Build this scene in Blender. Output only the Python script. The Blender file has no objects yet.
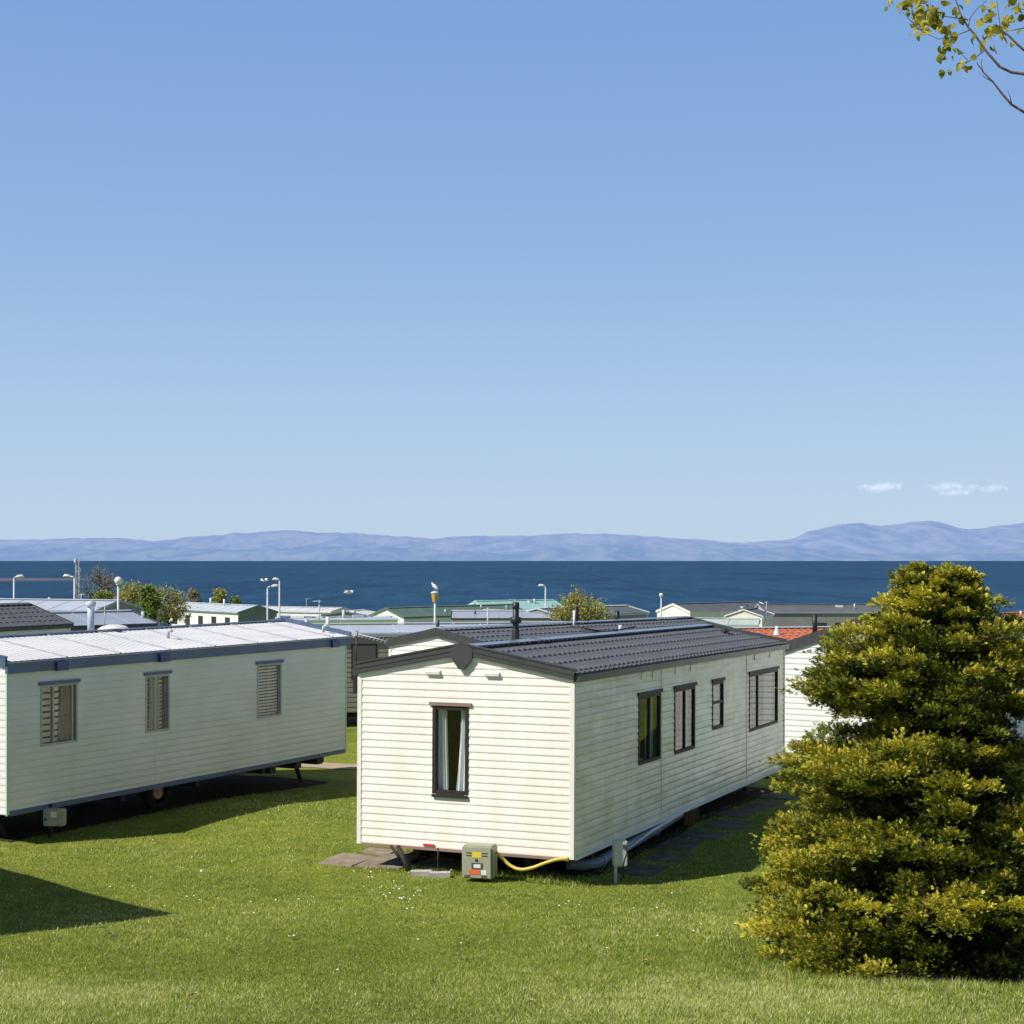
import bpy, bmesh, math, random
import numpy as np
from mathutils import Vector, Matrix, noise

R = math.radians
random.seed(7)
rng = np.random.default_rng(11)
scene = bpy.context.scene
col = scene.collection
F = 1640.0            # focal length in pixels of the photograph
CX, HY = 512.0, 560.0  # principal column and horizon row; the eye is the world origin

def at(px, py, d):
    """point at distance d (along +Y) seen at pixel (px, py)"""
    return Vector(((px - CX) / F * d, d, -(py - HY) / F * d))

# ------------------------------------------------------------------ terrain
_ky = np.array([-60, 0, 8, 11, 13, 15, 17, 19, 20.5, 23.5, 27, 31, 36, 43, 60, 80, 120, 160, 200, 240, 400], float)
_kz = np.array([1.5, -1.75, -2.72, -3.2, -3.52, -3.80, -3.95, -4.02, -4.06, -4.12, -4.20, -4.27, -4.33, -4.4, -4.7, -5.2, -6.45, -8.2, -11, -15, -30], float)
_ty = np.linspace(-60, 400, 4601)
_tz = np.interp(_ty, _ky, _kz)
_k = np.ones(15) / 15
_tz[20:-20] = np.convolve(_tz, _k, 'same')[20:-20]

def tz(x, y):
    x = np.asarray(x, float); y = np.asarray(y, float)
    z = np.interp(y, _ty, _tz)
    w = np.clip((y - 4) / 10, 0, 1)
    z = z + w * (0.025 * np.sin(x * 0.9 + 0.4 * y) + 0.02 * np.sin(y * 1.3 - 0.7 * x + 1.0))
    z = z + w * 0.011 * np.sin(2.6*x + 1.7*np.sin(1.9*y)) * np.sin(2.1*y + 1.3*np.sin(2.3*x + 0.5))
    z = z - 0.11 * np.exp(-(((x - 2.0) / 1.7) ** 2 + ((y - 20.7) / 1.5) ** 2))     # hollow beside the cream caravan
    # the turf mounds up a little between the two caravans
    z = z + 0.10 * np.exp(-(((x + 4.2) / 2.2) ** 2 + ((y - 26.5) / 3.0) ** 2))
    return z

def gz(x, y):
    return float(tz(x, y))

# ------------------------------------------------------------------ materials
def new_mat(name):
    m = bpy.data.materials.new(name); m.use_nodes = True
    nt = m.node_tree; b = nt.nodes['Principled BSDF']
    return m, nt, b

def N(nt, kind, **kw):
    n = nt.nodes.new(kind)
    for k, v in kw.items():
        if k in n.inputs: n.inputs[k].default_value = v
        else: setattr(n, k, v)
    return n

def c4(c): return (c[0], c[1], c[2], 1.0)

def paint(name, c, rough=0.5, spec=0.5, var=0.12, scale=3.0, bump=0.0, bscale=40.0, metal=0.0, streak=None, dirt=None, grime=0.0):
    """painted / coated surface: base colour with soft noise wear, optional bump, streaks and dirt"""
    m, nt, b = new_mat(name)
    b.inputs['Roughness'].default_value = rough
    b.inputs['Specular IOR Level'].default_value = spec
    b.inputs['Metallic'].default_value = metal
    tc = N(nt, 'ShaderNodeTexCoord')
    mp = N(nt, 'ShaderNodeMapping')
    if streak: mp.inputs['Scale'].default_value = streak
    nt.links.new(tc.outputs['Object'], mp.inputs['Vector'])
    no = N(nt, 'ShaderNodeTexNoise', Scale=scale, Detail=6.0, Roughness=0.62)
    nt.links.new(mp.outputs['Vector'], no.inputs['Vector'])
    rp = N(nt, 'ShaderNodeValToRGB')
    lo = [max(0, v * (1 - var)) for v in c]; hi = [min(1, v * (1 + var * 0.6)) for v in c]
    if dirt: lo = [c[i] * (1 - var) * (0.5 + 0.5 * dirt[i]) for i in range(3)]
    rp.color_ramp.elements[0].color = c4(lo); rp.color_ramp.elements[0].position = 0.3
    rp.color_ramp.elements[1].color = c4(hi); rp.color_ramp.elements[1].position = 0.68
    nt.links.new(no.outputs['Fac'], rp.inputs['Fac'])
    nt.links.new(rp.outputs['Color'], b.inputs['Base Color'])
    if grime:      # rain streaks running down the wall
        m2 = N(nt, 'ShaderNodeMapping'); m2.inputs['Scale'].default_value = (5.0, 5.0, 0.22); nt.links.new(tc.outputs['Object'], m2.inputs['Vector'])
        g1 = N(nt, 'ShaderNodeTexNoise', Scale=1.6, Detail=6.0, Roughness=0.7); nt.links.new(m2.outputs['Vector'], g1.inputs['Vector'])
        r3 = N(nt, 'ShaderNodeValToRGB'); r3.color_ramp.elements[0].position = 0.36; r3.color_ramp.elements[1].position = 0.58
        k_ = 1 - grime; r3.color_ramp.elements[0].color = (k_, k_*0.98, k_*0.94, 1); r3.color_ramp.elements[1].color = (1, 1, 1, 1)
        nt.links.new(g1.outputs['Fac'], r3.inputs['Fac'])
        mg = N(nt, 'ShaderNodeMixRGB', blend_type='MULTIPLY'); mg.inputs['Fac'].default_value = 1.0
        nt.links.new(rp.outputs['Color'], mg.inputs['Color1']); nt.links.new(r3.outputs['Color'], mg.inputs['Color2']); nt.links.new(mg.outputs['Color'], b.inputs['Base Color'])
    if bump:
        n2 = N(nt, 'ShaderNodeTexNoise', Scale=bscale, Detail=4.0)
        nt.links.new(mp.outputs['Vector'], n2.inputs['Vector'])
        bp = N(nt, 'ShaderNodeBump', Strength=1.0, Distance=bump)
        nt.links.new(n2.outputs['Fac'], bp.inputs['Height'])
        nt.links.new(bp.outputs['Normal'], b.inputs['Normal'])
    return m

def glass_mat(name, tint=(0.75, 0.8, 0.78), refl=1.0):
    m = bpy.data.materials.new(name); m.use_nodes = True
    nt = m.node_tree; nt.nodes.clear()
    o = N(nt, 'ShaderNodeOutputMaterial')
    t = N(nt, 'ShaderNodeBsdfTransparent'); t.inputs['Color'].default_value = c4(tint)
    g = N(nt, 'ShaderNodeBsdfGlossy', Roughness=0.015); g.inputs['Color'].default_value = (refl, refl, refl, 1)
    lw = N(nt, 'ShaderNodeLayerWeight', Blend=0.5); pw_ = N(nt, 'ShaderNodeMath', operation='POWER'); pw_.inputs[1].default_value = 4.5
    nt.links.new(lw.outputs['Facing'], pw_.inputs[0]); f = N(nt, 'ShaderNodeMath', operation='MULTIPLY_ADD'); f.inputs[1].default_value = 0.75; f.inputs[2].default_value = 0.05
    nt.links.new(pw_.outputs[0], f.inputs[0])
    tc = N(nt, 'ShaderNodeTexCoord')
    n2 = N(nt, 'ShaderNodeTexNoise', Scale=1.3, Detail=1.0)
    nt.links.new(tc.outputs['Object'], n2.inputs['Vector'])
    bp = N(nt, 'ShaderNodeBump', Strength=0.05, Distance=0.01)
    nt.links.new(n2.outputs['Fac'], bp.inputs['Height'])
    nt.links.new(bp.outputs['Normal'], g.inputs['Normal'])
    mx = N(nt, 'ShaderNodeMixShader')
    nt.links.new(f.outputs[0], mx.inputs['Fac'])
    nt.links.new(t.outputs['BSDF'], mx.inputs[1]); nt.links.new(g.outputs['BSDF'], mx.inputs[2])
    nt.links.new(mx.outputs['Shader'], o.inputs['Surface'])
    return m

def leaf_mat(name, ramp, trans=0.35, rough=0.55, attr='tint'):
    """foliage: the colour comes from a per-leaf attribute, part of the light passes through"""
    m = bpy.data.materials.new(name); m.use_nodes = True
    nt = m.node_tree; nt.nodes.clear()
    o = N(nt, 'ShaderNodeOutputMaterial')
    a = N(nt, 'ShaderNodeAttribute', attribute_name=attr)
    rp = N(nt, 'ShaderNodeValToRGB')
    els = rp.color_ramp.elements
    while len(els) < len(ramp): els.new(0.5)
    for e, (p, c) in zip(els, ramp): e.position = p; e.color = c4(c)
    nt.links.new(a.outputs['Fac'], rp.inputs['Fac'])
    p = N(nt, 'ShaderNodeBsdfPrincipled', Roughness=rough)
    p.inputs['Specular IOR Level'].default_value = 0.3
    t = N(nt, 'ShaderNodeBsdfTranslucent')
    nt.links.new(rp.outputs['Color'], p.inputs['Base Color'])
    nt.links.new(rp.outputs['Color'], t.inputs['Color'])
    mx = N(nt, 'ShaderNodeMixShader', Fac=trans)
    nt.links.new(p.outputs['BSDF'], mx.inputs[1]); nt.links.new(t.outputs['BSDF'], mx.inputs[2])
    nt.links.new(mx.outputs['Shader'], o.inputs['Surface'])
    return m

M = {}
M['cream'] = paint('cream_siding', (0.92, 0.86, 0.81), 0.42, 0.4, 0.07, 1.6, 0.004, 5.0, grime=0.045, streak=(1.2, 1.2, 0.35), dirt=(0.95, 0.93, 0.85))
M['cream_side'] = paint('cream_siding_weathered_shade', (0.93, 0.81, 0.655), 0.27, 0.5, 0.20, 2.2, 0.016, 3.2, streak=(0.5, 0.5, 1.6), grime=0.06, dirt=(0.9, 0.95, 0.8))  # weathered cream copy with the shaded wall's tone put into its colour
M['cream_trim'] = paint('cream_trim', (0.83, 0.80, 0.72), 0.4, 0.4, 0.05)
M['mint'] = paint('mint_siding', (0.69, 0.695, 0.635), 0.36, 0.5, 0.10, 1.3, 0.007, 3.0, grime=0.0, streak=(0.6, 0.6, 1.0), dirt=(0.9, 1.0, 0.85))
M['white_siding'] = paint('white_siding', (0.80, 0.80, 0.77), 0.45, 0.4, 0.08, 1.4, 0.003, 5.0, streak=(1, 1, 0.5))
M['mint_edge'] = paint('mint_edge', (0.46, 0.64, 0.53), 0.4, 0.4, 0.08)
M['tile_dark'] = paint('charcoal_tile_roof', (0.112, 0.114, 0.124), 0.55, 0.5, 0.22, 5.0, 0.002, 60.0)
M['tile_red'] = paint('red_tile_roof', (0.50, 0.16, 0.085), 0.6, 0.3, 0.2, 4.0, 0.002, 60.0)
M['charcoal'] = paint('charcoal_trim', (0.062, 0.062, 0.058), 0.36, 0.5, 0.18, 4.0)
M['ridge_grey'] = paint('pale_ridge_metal', (0.22, 0.25, 0.31), 0.28, 0.6, 0.12, 6.0)
M['white_metal'] = paint('white_ribbed_metal', (0.66, 0.655, 0.66), 0.45, 0.3, 0.14, 2.5, streak=(1.0, 0.15, 1.0))
M['blue_trim'] = paint('blue_painted_trim', (0.095, 0.14, 0.235), 0.42, 0.4, 0.18, 3.0)
M['blue_deep'] = paint('deep_blue_paint', (0.035, 0.06, 0.20), 0.4, 0.5, 0.12)
M['blue_grey_roof'] = paint('blue_grey_roof', (0.34, 0.38, 0.46), 0.45, 0.4, 0.10, 1.2)
M['light_roof'] = paint('light_grey_roof', (0.46, 0.50, 0.57), 0.42, 0.4, 0.10, 1.2)
M['pale_roof'] = paint('pale_grey_green_roof', (0.52, 0.58, 0.60), 0.45, 0.4, 0.10, 1.2)
M['green_roof'] = paint('dark_green_roof', (0.11, 0.17, 0.13), 0.5, 0.4, 0.15, 1.2)
M['green_wall'] = paint('dark_green_wall', (0.17, 0.22, 0.19), 0.5, 0.4, 0.12, 1.2)
M['teal_roof'] = paint('pale_teal_roof', (0.30, 0.52, 0.48), 0.5, 0.4, 0.12, 1.2)
M['vivid_green'] = paint('vivid_green_roof', (0.02, 0.27, 0.19), 0.5, 0.4, 0.12, 1.2)
M['mint_roof'] = paint('pale_mint_roof', (0.50, 0.57, 0.50), 0.5, 0.4, 0.12, 1.2)
M['lime'] = paint('lime_fascia', (0.40, 0.55, 0.20), 0.5, 0.4, 0.12)
M['grey_roof'] = paint('dark_grey_roof', (0.125, 0.13, 0.135), 0.5, 0.4, 0.18, 1.2)
M['olive_wall'] = paint('olive_grey_wall', (0.23, 0.225, 0.185), 0.55, 0.3, 0.12, 1.3, streak=(1, 1, 0.4))
M['taupe_wall'] = paint('taupe_wall', (0.26, 0.26, 0.235), 0.55, 0.3, 0.12, 1.3)
M['black_metal'] = paint('black_flue_metal', (0.022, 0.022, 0.022), 0.45, 0.4, 0.25, 6.0)
M['chassis'] = paint('rusty_black_chassis', (0.035, 0.03, 0.027), 0.7, 0.3, 0.35, 7.0, 0.003, 30.0)
M['rubber'] = paint('tyre_rubber', (0.022, 0.022, 0.022), 0.8, 0.2, 0.2)
M['hub'] = paint('dusty_cream_hub', (0.42, 0.37, 0.26), 0.6, 0.3, 0.25, 9.0)
M['grey_pipe'] = paint('grey_plastic_pipe', (0.20, 0.205, 0.22), 0.4, 0.4, 0.15, 4.0)
M['white_plastic'] = paint('white_plastic', (0.70, 0.71, 0.70), 0.45, 0.4, 0.08)
M['pale_flue'] = paint('pale_painted_flue', (0.50, 0.57, 0.61), 0.45, 0.4, 0.12, 5.0)
M['olive_box'] = paint('olive_meter_box', (0.36, 0.37, 0.26), 0.5, 0.4, 0.14, 5.0)
M['beige_box'] = paint('weathered_meter_box', (0.40, 0.40, 0.33), 0.6, 0.3, 0.25, 8.0)
M['grey_box'] = paint('pale_grey_box', (0.60, 0.63, 0.60), 0.5, 0.4, 0.14, 6.0)
M['yellow_hose'] = paint('yellow_hose', (0.66, 0.50, 0.09), 0.45, 0.4, 0.12, 12.0)
M['sticker_yellow'] = paint('yellow_label', (0.80, 0.60, 0.05), 0.5, 0.3, 0.05)
M['sticker_red'] = paint('orange_red_label', (0.75, 0.16, 0.06), 0.5, 0.3, 0.05)
M['sticker_white'] = paint('white_label', (0.78, 0.78, 0.78), 0.5, 0.3, 0.05)
M['sticker_dark'] = paint('dark_label', (0.09, 0.09, 0.10), 0.4, 0.4, 0.1)
M['wood'] = paint('brown_wood_post', (0.20, 0.11, 0.05), 0.75, 0.2, 0.3, 4.0, 0.003, 20.0, streak=(6, 6, 0.6))
M['concrete'] = paint('worn_concrete', (0.30, 0.245, 0.19), 0.9, 0.2, 0.32, 5.0, 0.006, 26.0, dirt=(0.9, 0.85, 0.7))
M['concrete_shade'] = paint('shaded_concrete', (0.17, 0.15, 0.115), 0.95, 0.1, 0.45, 4.0, 0.008, 22.0, dirt=(0.7, 0.9, 0.5))  # darkened concrete copy: shade along the caravan side put into its colour
M['concrete_pale'] = paint('pale_concrete', (0.48, 0.46, 0.42), 0.9, 0.2, 0.2, 6.0, 0.005, 30.0)
M['curtain_white'] = paint('white_curtain', (0.86, 0.88, 0.90), 0.9, 0.1, 0.06)
M['curtain_grey'] = paint('grey_brown_curtain', (0.22, 0.19, 0.17), 0.9, 0.1, 0.2)
M['blind'] = paint('pale_blind_slats', (0.85, 0.78, 0.66), 0.6, 0.3, 0.12)
M['net'] = paint('net_curtain', (0.46, 0.46, 0.39), 0.9, 0.1, 0.15, 6.0, streak=(8, 8, 0.5))
M['room'] = paint('dim_room', (0.075, 0.052, 0.028), 0.9, 0.1, 0.4, 2.0)
M['frame_brown'] = paint('dark_brown_window_frame', (0.035, 0.031, 0.026), 0.55, 0.25, 0.15)
M['head_brown'] = paint('brown_drip_rail', (0.30, 0.20, 0.165), 0.4, 0.4, 0.15)
M['alu'] = paint('dull_aluminium_frame', (0.42, 0.42, 0.39), 0.4, 0.5, 0.15)
M['glass'] = glass_mat('window_glass', (0.86, 0.88, 0.86))
M['dark_pane'] = paint('dark_pane', (0.035, 0.04, 0.045), 0.08, 0.8, 0.2, 1.0)
M['galv'] = paint('galvanised_pole', (0.50, 0.53, 0.55), 0.45, 0.5, 0.12, 5.0)
M['lamp_white'] = paint('white_lamp_head', (0.80, 0.81, 0.82), 0.3, 0.5, 0.05)
M['amber'] = paint('amber_lantern_glass', (0.60, 0.42, 0.12), 0.25, 0.5, 0.15, 8.0)
M['gull'] = paint('white_feathers', (0.80, 0.80, 0.78), 0.8, 0.2, 0.06)
M['gull_grey'] = paint('grey_feathers', (0.36, 0.38, 0.41), 0.8, 0.2, 0.1)
M['beak'] = paint('yellow_beak', (0.65, 0.42, 0.05), 0.5, 0.3, 0.1)
M['bark'] = paint('brown_bark', (0.10, 0.07, 0.045), 0.9, 0.2, 0.35, 6.0, 0.01, 18.0, streak=(3, 3, 0.7))
M['twig'] = paint('grey_twig_bark', (0.17, 0.13, 0.12), 0.8, 0.3, 0.35, 20.0, 0.003, 60.0)
M['daisy'] = paint('daisy_petals', (0.80, 0.80, 0.76), 0.7, 0.2, 0.05)
M['fallen'] = paint('dry_leaf', (0.42, 0.30, 0.17), 0.8, 0.2, 0.3, 9.0)
M['path_dirt'] = paint('sandy_path', (0.42, 0.34, 0.25), 0.95, 0.1, 0.25, 4.0, 0.01, 18.0)
M['seam_grey'] = paint('grey_sheet_seam', (0.36, 0.37, 0.40), 0.5, 0.3, 0.25, 5.0)
M['shade_soil'] = paint('shade_dark_soil', (0.045, 0.036, 0.024), 0.95, 0.1, 0.4, 5.0, 0.01, 20.0)  # soil colour taken near black to deepen shade under caravans and conifer
M['sand'] = paint('sand_spit', (0.13, 0.115, 0.135), 0.95, 0.1, 0.2, 0.2)

# ------------------------------------------------------------------ mesh helpers
class MB:
    def __init__(s): s.v = []; s.f = []; s.m = []; s.sm = []
    def face(s, pts, mi=0, smooth=False):
        b = len(s.v); s.v += [tuple(p) for p in pts]
        s.f.append(tuple(range(b, b + len(pts)))); s.m.append(mi); s.sm.append(smooth)
    def box(s, a, b, mi=0):
        x0, y0, z0 = [min(a[i], b[i]) for i in range(3)]; x1, y1, z1 = [max(a[i], b[i]) for i in range(3)]
        i = len(s.v)
        s.v += [(x0,y0,z0),(x1,y0,z0),(x1,y1,z0),(x0,y1,z0),(x0,y0,z1),(x1,y0,z1),(x1,y1,z1),(x0,y1,z1)]
        for q in ((3,2,1,0),(4,5,6,7),(0,1,5,4),(1,2,6,5),(2,3,7,6),(3,0,4,7)):
            s.f.append(tuple(i + k for k in q)); s.m.append(mi); s.sm.append(False)
    def obox(s, o, U, V, W, mi=0):
        """box with a corner at o and edge vectors U, V, W"""
        o, U, V, W = map(Vector, (o, U, V, W)); i = len(s.v)
        s.v += [tuple(p) for p in (o, o+U, o+U+V, o+V, o+W, o+U+W, o+U+V+W, o+V+W)]
        for q in ((3,2,1,0),(4,5,6,7),(0,1,5,4),(1,2,6,5),(2,3,7,6),(3,0,4,7)):
            s.f.append(tuple(i + k for k in q)); s.m.append(mi); s.sm.append(False)
    def prism(s, pts, ext, mi=0):
        pts = [Vector(p) for p in pts]; e = Vector(ext); n = len(pts); i = len(s.v)
        s.v += [tuple(p) for p in pts] + [tuple(p + e) for p in pts]
        s.f.append(tuple(range(i, i + n))); s.f.append(tuple(range(i + 2*n - 1, i + n - 1, -1)))
        for k in range(n): s.f.append((i + k, i + (k+1) % n, i + n + (k+1) % n, i + n + k))
        s.m += [mi] * (n + 2); s.sm += [False] * (n + 2)
    def tube(s, pts, r, n=10, mi=0, caps=True, smooth=True):
        pts = [Vector(p) for p in pts]; k = len(pts)
        rad = r if isinstance(r, (list, tuple)) else [r] * k
        i0 = len(s.v); up = None
        for j, p in enumerate(pts):
            t = (pts[min(j+1, k-1)] - pts[max(j-1, 0)]).normalized()
            if up is None:
                up = Vector((0, 0, 1)) if abs(t.z) < 0.9 else Vector((1, 0, 0))
            a = t.cross(up).normalized(); b = a.cross(t).normalized(); up = b
            for q in range(n):
                an = 2 * math.pi * q / n
                s.v.append(tuple(p + (a * math.cos(an) + b * math.sin(an)) * rad[j]))
        for j in range(k - 1):
            for q in range(n):
                s.f.append((i0 + j*n + q, i0 + j*n + (q+1) % n, i0 + (j+1)*n + (q+1) % n, i0 + (j+1)*n + q))
                s.m.append(mi); s.sm.append(smooth)
        if caps:
            s.f.append(tuple(i0 + q for q in range(n - 1, -1, -1))); s.m.append(mi); s.sm.append(False)
            s.f.append(tuple(i0 + (k-1)*n + q for q in range(n))); s.m.append(mi); s.sm.append(False)
    def lathe(s, c, prof, n=16, axis='Z', mi=0):
        c = Vector(c); i0 = len(s.v); k = len(prof)
        for (r, h) in prof:
            for q in range(n):
                an = 2 * math.pi * q / n; a, b = r * math.cos(an), r * math.sin(an)
                s.v.append(tuple(c + (Vector((a, b, h)) if axis == 'Z' else Vector((h, a, b)) if axis == 'X' else Vector((a, h, b)))))
        for j in range(k - 1):
            for q in range(n):
                s.f.append((i0 + j*n + q, i0 + j*n + (q+1) % n, i0 + (j+1)*n + (q+1) % n, i0 + (j+1)*n + q))
                s.m.append(mi); s.sm.append(True)
    def build(s, name, mats, parent=None, loc=None):
        me = bpy.data.meshes.new(name); me.from_pydata(s.v, [], s.f)
        if not isinstance(mats, (list, tuple)): mats = [mats]
        for mm in mats: me.materials.append(mm)
        me.polygons.foreach_set('material_index', s.m); me.polygons.foreach_set('use_smooth', s.sm)
        me.update()
        o = bpy.data.objects.new(name, me); col.objects.link(o)
        if parent: o.parent = parent
        if loc is not None: o.location = loc
        return o

def tag(o, label=None, cat=None, group=None, kind=None):
    if label: o['label'] = label
    if cat: o['category'] = cat
    if group: o['group'] = group
    if kind: o['kind'] = kind
    return o

def empty(name, loc, rz=0.0, rx=0.0):
    o = bpy.data.objects.new(name, None); col.objects.link(o)
    o.rotation_mode = 'XYZ'; o.location = loc; o.rotation_euler = (rx, 0, rz); o.empty_display_size = 0.3
    return o

def fast_mesh(name, verts, quads, mat, tint=None, parent=None, smooth=False):
    """big mesh from numpy arrays; quads may be (n,3) or (n,4); tint is one value per vertex"""
    me = bpy.data.meshes.new(name)
    nv, nf, k = len(verts), len(quads), quads.shape[1]
    me.vertices.add(nv); me.vertices.foreach_set('co', np.ascontiguousarray(verts, np.float32).ravel())
    me.loops.add(nf * k); me.loops.foreach_set('vertex_index', np.ascontiguousarray(quads, np.int32).ravel())
    me.polygons.add(nf)
    me.polygons.foreach_set('loop_start', np.arange(0, nf * k, k, dtype=np.int32))
    me.polygons.foreach_set('loop_total', np.full(nf, k, np.int32))
    if smooth: me.polygons.foreach_set('use_smooth', np.ones(nf, bool))
    me.materials.append(mat); me.update(calc_edges=True)
    if tint is not None:
        a = me.attributes.new('tint', 'FLOAT', 'POINT'); a.data.foreach_set('value', np.ascontiguousarray(tint, np.float32))
    o = bpy.data.objects.new(name, me); col.objects.link(o)
    if parent: o.parent = parent
    return o

# ------------------------------------------------------------------ caravan kit
def siding_profile(pitch, depth, H):
    """(z, outward offset) going up the wall: each board leans out to a lip at its bottom edge"""
    out = []; z = 0.0
    while z < H:
        out += [(z, depth * 0.12), (z + pitch * 0.05, depth * 0.70), (z + pitch * 0.13, depth), (z + pitch * 0.30, depth * 0.96), (z + pitch * 0.60, depth * 0.62), (z + pitch * 0.86, depth * 0.22)]
        z += pitch
    out.append((z, depth * 0.2))
    return out

def clip_half(poly, a, b, c):
    """keep a*u + b*z <= c"""
    out = []
    for i in range(len(poly)):
        p, q = poly[i], poly[(i+1) % len(poly)]
        dp, dq = a*p[0] + b*p[1] - c, a*q[0] + b*q[1] - c
        if dp <= 0: out.append(p)
        if dp * dq < 0:
            t = dp / (dp - dq); out.append((p[0] + (q[0]-p[0])*t, p[1] + (q[1]-p[1])*t))
    return out

def wall(mb, o, u, n, Lw, H, rise, pitch, depth, holes, mi=0):
    o, u, n = Vector(o), Vector(u), Vector(n)
    prof = siding_profile(pitch, depth, H + rise) if depth > 0 else [(0, 0), (H + rise, 0)]
    zc = sorted({round(z, 5) for h in holes for z in (h[2], h[3])})
    full = []
    for (z0, a0), (z1, a1) in zip(prof, prof[1:]):
        full.append((z0, a0))
        for z in zc:
            if z0 < z < z1: full.append((z, a0 + (a1-a0)*(z-z0)/(z1-z0)))
    full.append(prof[-1])
    us = sorted({0.0, Lw, *( [Lw/2] if rise else []), *[e for h in holes for e in (h[0], h[1])]})
    def top(x): return H + rise * (1 - abs(2*x/Lw - 1)) if rise else H
    for (z0, a0), (z1, a1) in zip(full, full[1:]):
        for u0, u1 in zip(us, us[1:]):
            um, zm = (u0+u1)/2, (z0+z1)/2
            if any(h[0] < um < h[1] and h[2] < zm < h[3] for h in holes): continue
            if z1 - z0 < 1e-6:      # ledge under a board lip
                if top(u0) <= z0 and top(u1) <= z0: continue
                ua, ub = u0, u1
                if top(u0) < z0: ua = u0 + (u1-u0)*(z0-top(u0))/(top(u1)-top(u0))
                if top(u1) < z0: ub = u0 + (u1-u0)*(z0-top(u0))/(top(u1)-top(u0))
                b = o + Vector((0, 0, z0))
                mb.face([b + u*ua + n*a0, b + u*ub + n*a0, b + u*ub + n*a1, b + u*ua + n*a1], mi); continue
            poly = [(u0, z0), (u1, z0), (u1, z1), (u0, z1)]
            if z1 > min(top(u0), top(u1)):
                t0, t1 = top(u0), top(u1); sl = (t1-t0)/(u1-u0)
                poly = clip_half(poly, -sl, 1.0, t0 - sl*u0)
            if len(poly) < 3: continue
            mb.face([o + u*p[0] + Vector((0, 0, p[1])) + n*(a0 + (a1-a0)*(p[1]-z0)/(z1-z0)) for p in poly], mi)

def window(parent, o, u, n, w, frame, head, inside='dark', detail=True, kind='window'):
    """w = dict(u0,u1,z0,z1, mull=[..fractions], trans=[..fractions]); o,u,n the wall's frame"""
    o, u, n = Vector(o), Vector(u), Vector(n); Z = Vector((0, 0, 1))
    u0, u1, z0, z1 = w['u0'], w['u1'], w['z0'], w['z1']; W, H = u1-u0, z1-z0
    b = o + u*u0 + Z*z0; t = w.get('t', 0.045); mb = MB()
    pr = w.get('proud', 0.014)
    if not detail:
        mb.obox(b - u*0.04 - Z*0.04, u*(W+0.08), Z*(H+0.08), n*0.02)
        f = mb.build(kind, frame, parent)
        g = MB(); g.obox(b + n*0.021, u*W, Z*H, n*0.006); g.build('pane', M['dark_pane'], f)
        return f
    # frame: outer bars project past the siding, inner return reaches into the wall
    d = n * (pr + 0.05); bb = b - n*0.05
    mb.obox(bb - u*0.006, u*t, Z*H, d); mb.obox(bb + u*(W-t+0.006), u*t, Z*H, d)
    mb.obox(bb - Z*0.006 + u*t, u*(W-2*t), Z*t, d); mb.obox(bb + Z*(H-t+0.006) + u*t, u*(W-2*t), Z*t, d)
    for m_ in w.get('mull', []): mb.obox(bb + u*(W*m_ - t*0.45) + Z*t, u*t*0.9, Z*(H-2*t), d*0.9)
    for m_ in w.get('trans', []): mb.obox(bb + Z*(H*m_ - t*0.45) + u*t, u*(W-2*t), Z*t*0.9, d*0.88)
    # the dim room seen behind the glass
    dp = w.get('room', 0.55); q = [b, b+u*W, b+u*W+Z*H, b+Z*H]; r = [p - n*dp for p in q]
    q = [p - n*0.052 for p in q]
    mb.face(r, 1)
    for k in range(4): mb.face([q[k], q[(k+1) % 4], r[(k+1) % 4], r[k]], 1)
    f = mb.build(kind, [frame, M['room']], parent)
    g = MB(); g.face([b - n*0.012 + u*(t*0.4) + Z*(t*0.4), b - n*0.012 + u*(W-t*0.4) + Z*(t*0.4), b - n*0.012 + u*(W-t*0.4) + Z*(H-t*0.4), b - n*0.012 + u*(t*0.4) + Z*(H-t*0.4)])
    g.build('pane', M['glass'], f)
    if head:
        hm = MB(); hm.obox(b + Z*(H+0.006) - u*0.05, u*(W+0.10), Z*w.get('hh', 0.05), n*(pr+0.018)); hm.build('drip_rail', head, f)
    if w.get('sill'):
        hm = MB(); hm.obox(b - Z*0.045 - u*0.0, u*W, Z*0.036, n*(pr+0.03)); hm.build('sill', w['sill'], f)
    def drape(ua, ub, uc, ud, mat, dist, name='curtain', amp=0.022, nf=5):
        """gathered cloth between ua..ub at the top and uc..ud at the bottom"""
        c = MB(); k = nf*6; rows = 8
        vs = []
        for j in range(rows+1):
            tt = j/rows; e0 = ua + (uc-ua)*tt**1.5; e1 = ub + (ud-ub)*tt**1.5
            for i in range(k+1):
                s_ = i/k
                vs.append(b + u*((e0 + (e1-e0)*s_)*W) + Z*(H*(0.985 - 0.97*tt)) - n*(dist + amp*math.sin(2*math.pi*nf*s_ + 0.6*math.sin(3*tt + ua*9))))
        i0 = 0; c.v = [tuple(p) for p in vs]
        for j in range(rows):
            for i in range(k):
                a_ = j*(k+1)+i; c.f.append((a_, a_+1, a_+k+2, a_+k+1)); c.m.append(0); c.sm.append(True)
        return c.build(name, mat, f)
    def blinds(ua, ub, mat, dist, tilt=0.5, pitch=0.055):
        c = MB(); z = 0.03
        while z < H - 0.03:
            p = b + u*(ua*W) + Z*z - n*dist
            c.obox(p, u*((ub-ua)*W), Z*pitch*0.66 + n*0.022*tilt, Z*0.002 - n*0.002); z += pitch
        return c.build('blind', mat, f)
    w['drape'], w['blinds'] = drape, blinds
    return f

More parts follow.
